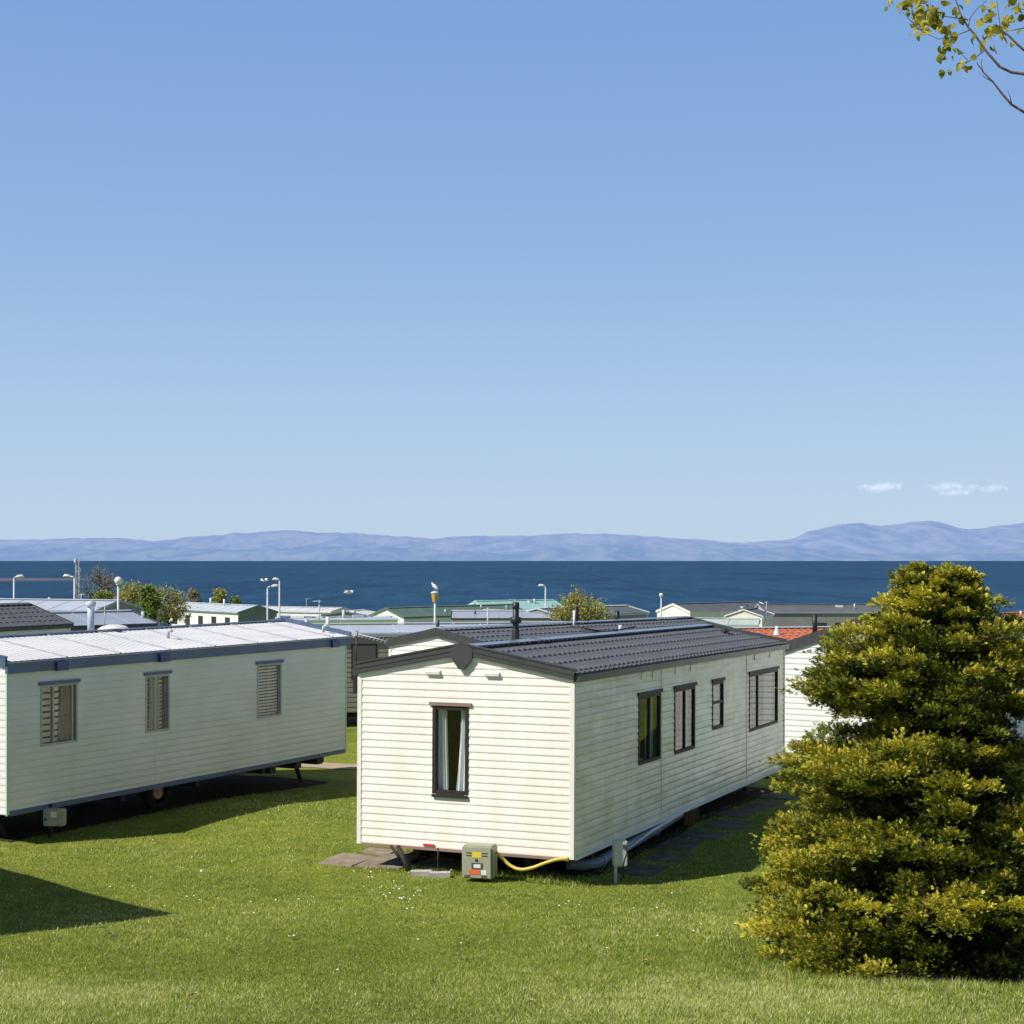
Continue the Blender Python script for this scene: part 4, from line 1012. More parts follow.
# lantern with a gull on top
b_ = at(435, 596, 70); g = gz(b_.x, b_.y); r_ = empty('lantern_lamp', (b_.x, b_.y, g)); tag(r_, 'amber lantern on a post with a gull standing on it', 'street lamp'); H = b_.z-g
q = MB(); q.tube([(0, 0, -0.1), (0, 0, H-0.22)], [0.075, 0.05], 10); q.build('pole', M['galv'], r_)
q = MB(); q.lathe((0, 0, H), [(0.10, -0.26), (0.17, 0.12)], 8); q.build('lantern_glass', M['amber'], r_)
q = MB(); q.lathe((0, 0, H), [(0.19, 0.115), (0.19, 0.14), (0.10, 0.20), (0.0, 0.22)], 8); q.lathe((0, 0, H), [(0.05, -0.30), (0.10, -0.24), (0.08, -0.22)], 8); q.build('lantern_cap', M['galv'], r_)

def gull(label, p, flying, heading, size=1.0, group='gulls'):
    root = empty('seagull', p, heading); tag(root, label, 'seagull', group)
    q = MB(); s_ = size
    ax = Vector((1, 0, 0.75 if not flying else 0.0)).normalized()
    n_ = 14; prof = [(-0.24, 0.012), (-0.16, 0.045), (-0.06, 0.080), (0.04, 0.088), (0.12, 0.066), (0.17, 0.046), (0.20, 0.048), (0.235, 0.044), (0.262, 0.02)]
    base = Vector((0, 0, 0.19 if not flying else 0))
    pts = []
    for (t, r) in prof:
        pz = base + ax*t*s_
        if not flying and t > 0.15: pz = base + ax*0.15*s_ + Vector((0.35, 0, 0.93))*(t-0.15)*s_
        pts.append(pz)
    q.tube(pts, [r*s_ for _, r in prof], 12)
    body = q.build('body', M['gull'], root)
    e = pts[-1]; q = MB(); dr = Vector((1, 0, -0.08)); q.tube([e - dr*0.02*s_, e + dr*0.05*s_], [0.012*s_, 0.003*s_], 6); q.build('beak', M['beak'], body)
    if flying:
        for sy in (1, -1):
            q = MB(); st = [(0.06, 0.04, -0.10, 0.03), (0.10, 0.26, -0.08, 0.12), (0.03, 0.48, -0.09, 0.09), (-0.10, 0.68, -0.13, 0.02)]
            for a, c_ in zip(st, st[1:]):
                q.face([(a[0]*s_, sy*a[1]*s_, a[3]*s_), (c_[0]*s_, sy*c_[1]*s_, c_[3]*s_), (c_[2]*s_, sy*c_[1]*s_, c_[3]*s_-0.005), (a[2]*s_, sy*a[1]*s_, a[3]*s_-0.005)], 0)
            q.build('wing', M['gull_grey'] if sy > 0 else M['gull'], body)
    else:
        for sy in (1, -1):
            q = MB(); q.tube([base + Vector((-0.01, sy*0.03, -0.05))*s_, base + Vector((0.01, sy*0.03, -0.19))*s_], 0.008*s_, 6); q.build('leg', M['beak'], body)
            q = MB(); q.face([base + Vector((0.08, sy*0.088, 0.09))*s_, base + Vector((0.10, sy*0.05, 0.0))*s_, base + Vector((-0.20, sy*0.03, -0.16))*s_, base + Vector((-0.06, sy*0.09, 0.02))*s_]); q.build('wing', M['gull_grey'], body)
    return root
gull('white gull standing on top of the amber lantern', (b_.x, b_.y, b_.z+0.21), False, R(150), 0.9)
gull('white gull flying low over the sea left of the lantern', at(348, 592.5, 75), True, R(35), 0.9)
gull('pale gull gliding just left of the paired street lamps', at(264.5, 580.3, 90), True, R(160), 0.9)
for k, px in enumerate((387, 397, 414)): pass
# lattice telecom mast
d = 95; b_ = at(77.5, 559, d); g = gz(b_.x, b_.y); r_ = empty('radio_mast', (b_.x, b_.y, g)); tag(r_, 'slim grey lattice radio mast with white antennas beside a street lamp', 'radio mast'); H = b_.z-g
q = MB(); w_ = 0.085
for sx, sy in ((-1,-1),(1,-1),(1,1),(-1,1)): q.tube([(sx*w_*1.3, sy*w_*1.3, -0.1), (sx*w_, sy*w_, H)], 0.022, 6)
k = 0; z = 0.2
while z < H-0.4:
    s_ = 1 if k % 2 else -1
    for (a, c_) in (((-1,-1),(1,-1)), ((1,-1),(1,1)), ((1,1),(-1,1)), ((-1,1),(-1,-1))):
        q.tube([(a[0]*w_, a[1]*w_, z + (0.35 if s_ < 0 else 0)), (c_[0]*w_, c_[1]*w_, z + (0 if s_ < 0 else 0.35))], 0.012, 5)
    z += 0.35; k += 1
q.build('lattice', paint('dull_grey_steel', (0.30, 0.32, 0.34), 0.5, 0.4, 0.15), r_)
for dx, z_ in ((-0.14, H-0.05), (0.14, H-0.6)):
    q = MB(); q.box((dx-0.05, -0.05, z_-0.16), (dx+0.05, 0.05, z_+0.08)); q.build('antenna', M['lamp_white'], r_)

# ------------------------------------------------------------------ foliage
def leaf_quads(pos, nrm, axis, ln, wd, jit=0.0):
    """diamond leaves: pos (n,3), axis unit direction, nrm unit normal"""
    side = np.cross(nrm, axis); side /= np.linalg.norm(side, axis=1, keepdims=True) + 1e-9
    ln = ln[:, None]; wd = wd[:, None]
    a = pos; b = pos + axis*ln*0.5 + side*wd*0.5; c = pos + axis*ln; d_ = pos + axis*ln*0.5 - side*wd*0.5
    v = np.stack([a, b, c, d_], 1).reshape(-1, 3)
    q = np.arange(len(v)).reshape(-1, 4)
    return v, q

def unit(a): return a/(np.linalg.norm(a, axis=-1, keepdims=True) + 1e-9)

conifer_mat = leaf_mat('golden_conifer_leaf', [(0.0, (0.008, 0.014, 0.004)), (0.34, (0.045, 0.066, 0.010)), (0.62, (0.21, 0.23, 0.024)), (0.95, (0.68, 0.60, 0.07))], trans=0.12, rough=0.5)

def build_conifer():
    tx, ty = 3.95, 15.75
    base = np.array([tx, ty, gz(tx, ty)])
    root = empty('golden_conifer', base); tag(root, 'bushy golden green conifer standing on the lawn at right', 'tree')
    top = np.array([0.24, 0.0, -0.04 - base[2]]); Ht = top[2]
    # envelope (height above base -> reach): left silhouette, and the fuller rest
    hL = [0.0, 0.15, 0.55, 1.05, 1.45, 1.60, 1.78, 1.98, 2.20, 2.42, 2.75, 3.05, 3.35, 3.6, 3.8, Ht]
    rL = [1.60, 1.74, 1.80, 1.58, 1.26, 1.30, 1.46, 1.25, 0.86, 1.28, 1.16, 0.92, 0.76, 0.52, 0.30, 0.05]
    hO = [0.0, 0.3, 0.8, 1.4, 1.9, 2.4, 2.8, 3.1, 3.3, 3.55, 3.75, Ht]
    rO = [1.60, 1.78, 1.75, 1.58, 1.42, 1.30, 1.06, 0.80, 0.58, 0.34, 0.18, 0.05]
    def reach(h, az):
        wl = max(0.0, math.cos(az - math.pi))**0.6 if math.cos(az - math.pi) > 0 else 0
        return 0.96*(wl*np.interp(h, hL, rL) + (1-wl)*np.interp(h, hO, rO))
    r_ = np.random.default_rng(5)
    limbs = MB(); P = []; T = []; A_ = []; Nn = []; Sz = []
    trunk = MB()
    tp = [np.array([0, 0, -0.1]), np.array([0.03, 0.02, 0.8]), np.array([0.08, -0.02, 1.7]), np.array([0.14, 0.02, 2.7]), np.array([0.22, 0, 3.5]), top*0.985]
    trunk.tube(tp, [0.15, 0.12, 0.10, 0.07, 0.035, 0.01], 10); trunk.build('trunk', M['bark'], root)
    nb = 150
    plan = []
    for i in range(nb):
        f = (i + r_.random())/nb; plan.append((Ht*(0.015 + 0.95*(1-(1-f)**1.25)), (i*2.39996 + r_.normal()*0.25) % (2*math.pi), None))
    # the boughs that draw the left outline, and the small spires at the top
    for h, rr in ((2.38, 1.20), (2.50, 1.24), (2.62, 1.16), (2.78, 1.08), (1.66, 1.28), (1.76, 1.42), (1.86, 1.30), (1.30, 1.24), (1.1, 1.46), (0.9, 1.60), (0.62, 1.66), (0.40, 1.66), (0.15, 1.56)):
        for da in (-0.30, 0.05, 0.38): plan.append((h + r_.normal()*0.03, math.pi + da, 0.96*rr*(1.0 - 0.12*abs(da))))
    for h, az, rr in ((3.62, math.pi, 0.34), (3.70, 2.6, 0.26), (3.55, 0.2, 0.30), (3.72, 5.0, 0.18)): plan.append((h, az, rr))
    for i, (h, az, rfix) in enumerate(plan):
        face_cam = -math.sin(az); right = math.cos(az)
        bay = 0.0                           # open dark bays in the right front of the crown
        if right > -0.1 and face_cam > -0.3:
            if 1.48 < h < 1.98: bay = 0.62
            if 0.78 < h < 1.16 and right > 0.1: bay = 0.55
            if h < 0.46 and right > 0.1: bay = 0.30
        if right > 0.3 and 2.02 < h < 2.30: bay = 0.55
        Rr = max(0.06, (reach(h, az)*(1+0.06*max(0, face_cam)) - 0.05*min(1, 0.3 + (Ht-h)/1.2))*(0.80 + 0.26*r_.random())*(1-bay))
        if -math.cos(az) > 0.55 and 1.98 < h < 2.30: Rr *= 0.68
        if rfix: Rr = rfix - 0.05
        if h < 0.7: Rr = min(Rr, 1.52)
        lean = top[:2]*(h/Ht)
        p0 = np.array([lean[0], lean[1], max(0.05, h*0.93 - 0.05)])
        dirv = np.array([math.cos(az), math.sin(az), 0]); side = np.array([-dirv[1], dirv[0], 0])
        up = 0.08 + 0.30*(h/Ht) - (0.14 if h < 0.5 else 0.0)
        p1 = np.array([lean[0], lean[1], h]) + dirv*Rr*0.55 + np.array([0, 0, up*Rr*0.4])
        p2 = np.array([lean[0], lean[1], h]) + dirv*Rr*0.98 + np.array([0, 0, up*Rr*0.55 - 0.04])
        p2[2] = max(p2[2], 0.04); p1[2] = max(p1[2], 0.05)
        limbs.tube([p0, p1, p2], [0.020+0.012*(1-h/Ht), 0.014, 0.004], 5)
        tl = r_.normal()*0.12 - (0.30 if bay > 0.25 else 0.0)  # boughs in the bays tinted darker to stand in for shade
        npad = max(2, int(round(2 + Rr*5.0)))
        for k in range(npad):
            t = 1.0 - 0.70*(k/npad)**0.85 + r_.normal()*0.03
            c = (1-t)**2*p0 + 2*t*(1-t)*p1 + t*t*p2
            rad = r_.choice([0.085, 0.12, 0.16, 0.22])*r_.uniform(0.9, 1.1)*(0.55 + 0.45*min(1, (Ht-h)/1.0))
            sp_ = (0.10 + 0.22*Rr*(1.0 - 0.6*abs(t-0.7)))*min(1, 0.25 + (Ht-h)/1.3)
            c = c + side*r_.normal()*sp_ + np.array([0, 0, r_.normal()*0.04])
            ns = int(100 + 2700*rad*rad)
            dv = unit(r_.normal(size=(ns, 3)))
            dv[:, 2] = np.where(dv[:, 2] < -0.25, -dv[:, 2]*0.6, dv[:, 2])
            lump = 1 + 0.55*np.sin(dv @ np.array([5.1, 3.3, 4.2]) + i) * np.sin(dv @ np.array([-3.7, 5.9, 2.1]) + k)
            pos = c + dv*np.array([1, 1, 0.55])*(rad*lump*r_.uniform(0.72, 1.05, ns))[:, None]
            pos[:, 2] = np.where(pos[:, 2] < 0.02, 0.02 + 0.03*r_.random(ns), pos[:, 2])
            ax = unit(dirv*0.55 + dv*1.0 + np.array([0, 0, 0.22]) + r_.normal(size=(ns, 3))*0.30)
            nm = unit(np.array([-0.15, -0.1, 0.9]) + dv*0.7 + r_.normal(size=(ns, 3))*0.35)
            P.append(pos); A_.append(ax); Nn.append(nm)
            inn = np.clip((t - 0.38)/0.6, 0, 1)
            T.append(np.clip(0.15 + tl + 0.34*inn + 0.34*np.clip(dv[:, 2] + 0.1, -0.4, 1) + r_.normal(size=ns)*0.09 + 0.14*noise.noise(Vector(c*1.6)), 0, 1))  # tint paints lit tops and tips lighter, shaded insides darker
            Sz.append(r_.uniform(0.7, 1.25, ns))
    # inner foliage close round the trunk, tinted dark for the shaded interior
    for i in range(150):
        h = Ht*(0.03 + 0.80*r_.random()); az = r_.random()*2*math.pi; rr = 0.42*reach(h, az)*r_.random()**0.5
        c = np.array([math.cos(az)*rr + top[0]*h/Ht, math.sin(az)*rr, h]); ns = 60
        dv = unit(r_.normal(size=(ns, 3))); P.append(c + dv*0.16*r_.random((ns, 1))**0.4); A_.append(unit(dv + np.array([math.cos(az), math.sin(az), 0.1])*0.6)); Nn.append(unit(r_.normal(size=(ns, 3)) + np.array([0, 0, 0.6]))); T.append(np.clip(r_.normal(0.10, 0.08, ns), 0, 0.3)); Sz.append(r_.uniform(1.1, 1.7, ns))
    # leader at the very top
    for k in range(26):
        c = top + np.array([r_.normal()*0.03, r_.normal()*0.03, -0.30*r_.random()])
        ns = 5; dv = unit(r_.normal(size=(ns, 3))); P.append(c + dv*0.03); A_.append(unit(dv*0.8 + np.array([0, 0, 0.7]))); Nn.append(unit(r_.normal(size=(ns, 3)) + np.array([0, 0, 1]))); T.append(np.full(ns, 0.6)); Sz.append(np.full(ns, 0.9))
    lo = limbs.build('limb', M['bark'], root)
    P, A_, Nn, T, Sz = map(np.concatenate, (P, A_, Nn, T, Sz))
    # each spray: a twig with paired small leaflets, like a feather
    n = len(P); side = unit(np.cross(Nn, A_)); up = unit(np.cross(A_, side))
    Vs, Qs, Ts = [], [], []; off = 0; LN = 0.046
    specs = [(0.0, 0, 0.6), (0.18, 0.9, 0.55), (0.18, -0.9, 0.55), (0.42, 0.8, 0.5), (0.42, -0.8, 0.5), (0.66, 0.65, 0.42), (0.66, -0.65, 0.42), (0.62, 0, 0.55)]
    for (t, sg, ll) in specs:
        j = np.random.default_rng(int(1000*t+sg*10)+77)
        st = P + A_*(LN*t*Sz)[:, None]
        ax = unit(A_*1.0 + side*sg*1.05 + up*(j.normal(size=(n, 1))*0.25 - 0.05))
        nn = unit(up + j.normal(size=(n, 3))*0.25)
        v, q = leaf_quads(st, nn, ax, LN*ll*Sz*j.uniform(0.8, 1.2, n), 0.0108*Sz)
        Vs.append(v); Qs.append(q+off); off += len(v)
        tip_ = np.clip(T[:, None] + np.array([-0.10, 0.02, 0.14, 0.02])[None, :] + 0.10*t, 0, 1)
        Ts.append(tip_.ravel())
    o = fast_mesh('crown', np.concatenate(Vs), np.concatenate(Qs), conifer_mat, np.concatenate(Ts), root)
build_conifer()

def broad_tree(label, px, ytop, ybase, d, wpx, ramp, dens=1.0, name='tree', cat='tree', group=None, leaf=0.10, sparse=0.0, seed=1, trunk_h=None):
    b_ = at(px, ybase, d); g = gz(b_.x, b_.y); root = empty(name, (b_.x, b_.y, g)); tag(root, label, cat, group)
    H = at(px, ytop, d).z - g; Wd = wpx*d/F/2; r_ = np.random.default_rng(seed)
    tr = MB(); tr.tube([(0, 0, -0.1), (0.03, 0, H*0.3), (0, 0.03, H*0.75)], [0.04+0.02*H, 0.03+0.012*H, 0.015], 8); tr.build('trunk', M['bark'], root)
    lim = MB(); P, A_, T = [], [], []
    h0 = at(px, ybase, d).z - g if trunk_h is None else trunk_h
    h0 = min(max(h0, 0.2), H*0.6)
    for i in range(int(34*dens)):
        az = i*2.4 + r_.normal()*0.3; f = r_.random(); h = h0 + (H-h0)*f
        rr = Wd*(0.35 + 0.75*math.sin(math.pi*min(1, 0.18 + 0.80*f)))*r_.uniform(0.35, 1.08)*(1-0.35*f**3)
        e = np.array([math.cos(az)*rr, math.sin(az)*rr, h + 0.1*rr + r_.normal()*0.05*Wd]); s_ = np.array([0, 0, max(0.2, h - rr*0.7)])
        lim.tube([s_, s_*0.4 + e*0.6 + np.array([0, 0, -0.05]), e], [0.03, 0.02, 0.006], 5)
        for k in range(5):
            tw = e + unit(r_.normal(size=3))*0.28*Wd; lim.tube([s_*0.25+e*0.75, tw], [0.010, 0.004], 4)
            n = int((26*(1-sparse)))
            if n:
                P.append(tw + r_.normal(size=(n, 3))*0.16*Wd*np.array([1, 1, 0.75])); A_.append(unit(r_.normal(size=(n, 3)))); T.append(np.clip(r_.normal(0.5, 0.2, n) + 0.25*(f-0.5), 0, 1))
    lim.build('limb', M['bark'], root)
    P, A_, T = map(np.concatenate, (P, A_, T)); n = len(P)
    v, q = leaf_quads(P, unit(r_.normal(size=(n, 3)) + np.array([0, 0, 0.8])), A_, r_.uniform(0.7, 1.3, n)*leaf, r_.uniform(0.7, 1.2, n)*leaf*0.6)
    fast_mesh('crown', v, q, leaf_mat(name+'_leaf', ramp, 0.35), np.repeat(T, 4), root)
olive = [(0.0, (0.11, 0.12, 0.03)), (0.5, (0.36, 0.35, 0.09)), (1.0, (0.60, 0.54, 0.18))]
fresh = [(0.0, (0.06, 0.10, 0.018)), (0.5, (0.24, 0.31, 0.06)), (1.0, (0.42, 0.46, 0.15))]
brown = [(0.0, (0.16, 0.135, 0.10)), (0.5, (0.33, 0.28, 0.19)), (1.0, (0.40, 0.34, 0.22))]
broad_tree('round olive leaved tree behind the roofs near the centre', 578.5, 599, 612, 70, 46, olive, 1.7, leaf=0.10, sparse=0.25, seed=21)
broad_tree('upright bright green young tree among the brown bushes', 148, 586, 614, 76, 19, fresh, 1.1, leaf=0.13, seed=22)
broad_tree('large bare brown bush beside the lattice mast', 101, 573, 610, 88, 44, brown, 1.5, name='bush', cat='bush', group='bushes behind the left caravans', leaf=0.08, sparse=0.65, seed=23)
broad_tree('low green bush at the foot of the bare brown bush', 103, 596, 612, 78, 24, fresh, 0.9, name='bush', cat='bush', group='bushes behind the left caravans', leaf=0.13, seed=24)
broad_tree('yellow green bush right of the globe lamp', 131, 588, 614, 82, 36, olive, 1.0, name='bush', cat='bush', group='bushes behind the left caravans', leaf=0.12, sparse=0.2, seed=25)
broad_tree('thin brown bush right of the bright green young tree', 168, 591, 618, 84, 38, olive, 0.9, name='bush', cat='bush', group='bushes behind the left caravans', leaf=0.12, sparse=0.35, seed=26)
broad_tree('small brown bush left above the white windowed caravan', 194, 592, 610, 135, 14, brown, 1.0, name='bush', cat='bush', group='bushes behind the left caravans', leaf=0.2, sparse=0.2, seed=27)
broad_tree('small tree with brown top above the white windowed caravan roof', 220, 592, 608, 135, 14, olive, 1.0, name='bush', cat='bush', group='bushes behind the left caravans', leaf=0.22, sparse=0.1, seed=28)
broad_tree('tiny light green bush behind the dark green gable ridge', 235, 599, 609, 135, 9, fresh, 0.7, name='bush', cat='bush', group='bushes behind the left caravans', leaf=0.25, seed=29)

q = MB(); cx_, cy_ = 4.05, 15.75  # near-black soil disc deepening the shade under the conifer
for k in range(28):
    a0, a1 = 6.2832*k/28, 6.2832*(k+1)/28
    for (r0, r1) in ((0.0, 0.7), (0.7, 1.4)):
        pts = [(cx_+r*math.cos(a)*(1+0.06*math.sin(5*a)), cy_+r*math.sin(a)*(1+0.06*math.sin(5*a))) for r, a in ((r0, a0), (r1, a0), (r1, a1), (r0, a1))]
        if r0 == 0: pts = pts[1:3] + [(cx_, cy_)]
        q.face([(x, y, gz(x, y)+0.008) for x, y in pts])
tag(q.build('shade_soil', M['shade_soil']), kind='structure')

# overhanging spring branches of a tree that stands outside the frame on the right
def build_overhang():
    d0 = 7.2
    tx, ty = 4.6, 7.3; root = empty('overhanging_tree', (tx, ty, gz(tx, ty))); tag(root, 'sparse spring tree whose leafy twigs hang in at top right', 'tree')
    o = Vector(root.location)
    q = MB(); q.tube([(0, 0, -0.2), (0.03, 0, 1.5), (0.0, 0.05, 3.2), (-0.15, 0.05, 4.6), (-0.3, 0, 6.2)], [0.17, 0.14, 0.11, 0.08, 0.03], 12); q.build('trunk', M['bark'], root)
    r_ = np.random.default_rng(9)
    br = []
    def pts(l, d=d0, dd=0.0): return [at(x, y, d + dd*i) - o for i, (x, y) in enumerate(l)]
    J = Vector((0, 0.05, 3.2)); J2 = Vector((-0.1, 0.05, 4.2))
    main = pts([(1024, 74), (1012, 72.5), (1000, 67), (986, 51), (975, 35), (968, 27), (961, 15), (955, -2), (950, -22)])
    br.append(([J, J*0.5 + main[0]*0.5 + Vector((0, 0, 0.1))] + main, [0.05, 0.026, 0.0125, 0.0115, 0.011, 0.010, 0.0085, 0.0075, 0.006, 0.005, 0.003]))
    sec = pts([(1030, 116), (1022, 111), (1012, 105), (1003, 95), (993, 82), (984, 73), (976, 62)], 7.35)
    br.append(([Vector((0.02, 0, 2.6)), Vector((0.02, 0, 2.6))*0.4 + sec[0]*0.6] + sec, [0.04, 0.022, 0.011, 0.0105, 0.010, 0.009, 0.0075, 0.006, 0.003]))
    br.append(([J2, J2*0.5 + pts([(1030, 55)])[0]*0.5] + pts([(1030, 55), (1018, 45), (1008, 35), (1000, 28)], 7.0), [0.04, 0.02, 0.011, 0.009, 0.007, 0.003]))
    tw = [[(970, 30), (960, 34), (948, 38), (938, 39), (925, 33)], [(925, 33), (918, 28), (908, 18), (897, 6)], [(968, 20), (950, 17), (935, 15), (918, 12)], [(984, 51), (976, 57), (968, 62), (962, 66), (958, 62)],
          [(968, 28), (970, 18), (976, 10), (985, 2), (990, -5)], [(1006, 36), (1000, 26), (998, 10), (996, -5)], [(1024, 28), (1014, 30), (1004, 32)], [(993, 82), (986, 78), (978, 72)], [(1012, 105), (1010, 97), (1008, 90)], [(983, 72), (981, 64), (982, 58)], [(962, 66), (968, 60), (961, 54)], [(951, 38), (951, 46), (946, 52)]]
    for t in tw: br.append((pts(t), [0.0048*(1-0.6*i/(len(t)-1)) for i in range(len(t))]))
    # boughs on the far side, outside the picture
    for k in range(9):
        az = -0.9 + k*0.45; s_ = Vector((-0.2, 0.03, 3.4+0.3*k)); e = s_ + Vector((math.cos(az)*1.7, math.sin(az)*1.7, 1.0)); br.append(([s_, s_*0.5+e*0.5+Vector((0, 0, 0.15)), e], [0.04, 0.022, 0.005]))
    q = MB()
    for p_, r0 in br: q.tube(p_, [0.55*v for v in r0] if isinstance(r0, list) else r0, 7)
    q.build('limb', M['twig'], root)
    cl = [(893, 1, 3), (903, 8, 5), (908, 3, 5), (913, 11, 5), (918, 4, 5), (921, 17, 6), (917, 22, 5), (926, 10, 6), (931, 6, 6), (934, 14, 6), (928, 24, 5), (922, 27, 4), (936, 18, 4), (946, 20, 3), (952, 19, 2), (948, 40, 4), (952, 35, 3), (940, 46, 3), (945, 54, 4), (949, 56, 3), (959, 62, 2), (967, 68, 3), (959, 71, 2), (974, 30, 2), (966, 3, 2), (988, 33, 4), (993, 30, 3), (997, 36, 4), (994, 15, 3), (988, 10, 4), (984, 14, 2), (1004, 22, 5), (1010, 20, 3), (1020, 12, 5), (1022, 4, 4), (1012, 0, 2), (1016, 31, 2)]
    cl += [(1080+int(90*math.sin(k*1.7)), -60-int(22*k), 6) for k in range(14)]
    V, Q, T = [], [], []; off = 0
    for (x, y, n) in cl:
        c = at(x, y, d0 + r_.normal()*0.10) - o
        for k in range(int(n*1.5)):
            p_ = np.array(c) + r_.normal(size=3)*np.array([0.014, 0.05, 0.014])
            ax = unit(r_.normal(size=3)*0.6 + np.array([0, 0, -0.8])); nm = unit(r_.normal(size=3) + np.array([-0.2, -0.8, 0.5])); sd = unit(np.cross(nm, ax)); nm = np.cross(ax, sd)
            ln = r_.uniform(0.022, 0.054); wd = ln*r_.uniform(0.55, 0.85); cup = r_.uniform(0.2, 0.9); curl = r_.uniform(0.0, 0.45)
            out = [(0, 0), (0.12, 0.30), (0.38, 0.5), (0.65, 0.42), (0.88, 0.18), (1, 0), (0.88, -0.18), (0.65, -0.42), (0.38, -0.5), (0.12, -0.30)]
            vs = [p_ + ax*ln*a + sd*wd*b_ + nm*(abs(b_)*wd*cup - ln*curl*a*a) for a, b_ in out]
            mid = [p_ + ax*ln*a for a in (0, 0.38, 0.65, 1)]
            V += vs; m_ = off; Q += [(m_, m_+1, m_+2, m_+8), (m_+8, m_+9, m_, m_+8), (m_+2, m_+3, m_+7, m_+8), (m_+3, m_+4, m_+5, m_+6), (m_+3, m_+6, m_+7, m_+3)]
            off += 10; t_ = np.clip(r_.normal(0.5, 0.25), 0, 1); T += [t_]*10
    mb = MB(); mb.v = [tuple(v) for v in V]
    for f in Q:
        g_ = tuple(dict.fromkeys(f)); mb.f.append(g_); mb.m.append(0); mb.sm.append(False)
    ob = mb.build('crown', leaf_mat('spring_leaf', [(0.0, (0.13, 0.14, 0.015)), (0.5, (0.36, 0.33, 0.03)), (1.0, (0.70, 0.55, 0.07))], 0.45), root)
    a = ob.data.attributes.new('tint', 'FLOAT', 'POINT'); a.data.foreach_set('value', np.array(T, np.float32))
build_overhang()

# ------------------------------------------------------------------ lawn: blades, daisies, fallen leaves
def in_slab(x, y):
    dx, dy = x - A['org'].x, y - A['org'].y
    lx = dx*A['xa'].x + dy*A['xa'].y; ly = dx*A['ya'].x + dy*A['ya'].y
    m = (lx > 0.3) & (lx < WA-0.2) & (ly > 0.6) & (ly < LA)
    dx, dy = x - B['org'].x, y - B['org'].y
    bx_ = dx*B['xa'].x + dy*B['xa'].y; by_ = dx*B['ya'].x + dy*B['ya'].y
    m |= (bx_ > 0.2) & (bx_ < WB-0.25) & (by_ > 0.3) & (by_ < LB-0.4)
    m |= ((x-4.05)**2 + (y-15.8)**2 < 1.35**2)
    for (a, b, c, d_) in SL: m |= (lx > a) & (lx < b) & (ly > c) & (ly < d_)
    return m
def build_grass():
    out_v, out_t = [], []
    for (y0, y1, dens, hgt, wd) in ((9.0, 12.5, 7800, 0.032, 0.0050), (12.5, 16.5, 6000, 0.031, 0.0058), (16.5, 21.5, 3000, 0.030, 0.0078), (21.5, 30.0, 1100, 0.031, 0.0105)):
        area = (y1-y0)*(0.68*(y0+y1)/2 + 1.6); n = int(area*dens)
        y = rng.uniform(y0, y1, n); x = (rng.random(n)-0.5)*(0.68*y + 1.6)
        clump = np.sin(x*7.3 + 2*np.sin(y*5.1))*np.sin(y*6.7 + 1.5*np.sin(x*4.3))
        keep = ~in_slab(x, y) & (rng.random(n) < 0.78 + 0.22*clump); x, y, clump = x[keep], y[keep], clump[keep]; n = len(x)
        patch = 0.5*np.sin(x*1.1 + 0.7*np.sin(y*0.9)) + 0.5*np.sin(y*1.4 + 0.8*np.sin(x*1.3) + 1)
        h = hgt*rng.uniform(0.45, 1.25, n)*(1 + 0.22*patch); az = rng.uniform(0, 2*np.pi, n); lean = rng.uniform(0.2, 1.0, n)
        dxa, dya = x - A['org'].x, y - A['org'].y
        lxa = dxa*A['xa'].x + dya*A['xa'].y; lya = dxa*A['ya'].x + dya*A['ya'].y
        edge = (lxa > -0.1) & (lxa < WA+0.15) & (lya > -0.12) & (lya < 0.7)      # the mower misses the strip along the caravan
        h = np.where(edge, h*rng.uniform(1.2, 3.2, n), h)
        foot = ((x-3.95)**2 + (y-15.75)**2 < 2.1**2); h = np.where(foot, h*rng.uniform(1.0, 2.4, n), h)
        z = tz(x, y) - 0.004
        ca, sa = np.cos(az), np.sin(az); w2 = wd*rng.uniform(0.7, 1.3, n)/2
        la = rng.uniform(0, 2*np.pi, n); lx, ly = np.cos(la)*lean*h, np.sin(la)*lean*h
        v0 = np.stack([x - ca*w2, y - sa*w2, z], 1); v1 = np.stack([x + ca*w2, y + sa*w2, z], 1); v2 = np.stack([x + lx, y + ly, z + h], 1)
        out_v.append(np.stack([v0, v1, v2], 1).reshape(-1, 3))
        bank = np.clip((15.2 - y + 0.5*np.sin(x*0.8))/2.2, 0, 1)      # drier turf on the bank
        t = np.clip(0.40 + 0.20*patch + 0.12*clump + 0.10*bank + rng.normal(0, 0.27, n), 0, 1)
        dry = rng.random(n) < 0.04 + 0.09*bank; t[dry] = 1.0
        out_t.append(np.stack([t*0.85, t*0.85, t], 1).ravel())
    v = np.concatenate(out_v); q = np.arange(len(v)).reshape(-1, 3)
    gm = leaf_mat('grass_blade', [(0.0, (0.060, 0.125, 0.012)), (0.42, (0.295, 0.380, 0.038)), (0.72, (0.59, 0.59, 0.12)), (1.0, (0.92, 0.85, 0.54))], 0.36, 0.5)
    tag(fast_mesh('grass', v, q, gm, np.concatenate(out_t)), 'short mown grass of the lawn', 'grass', kind='stuff')
build_grass()

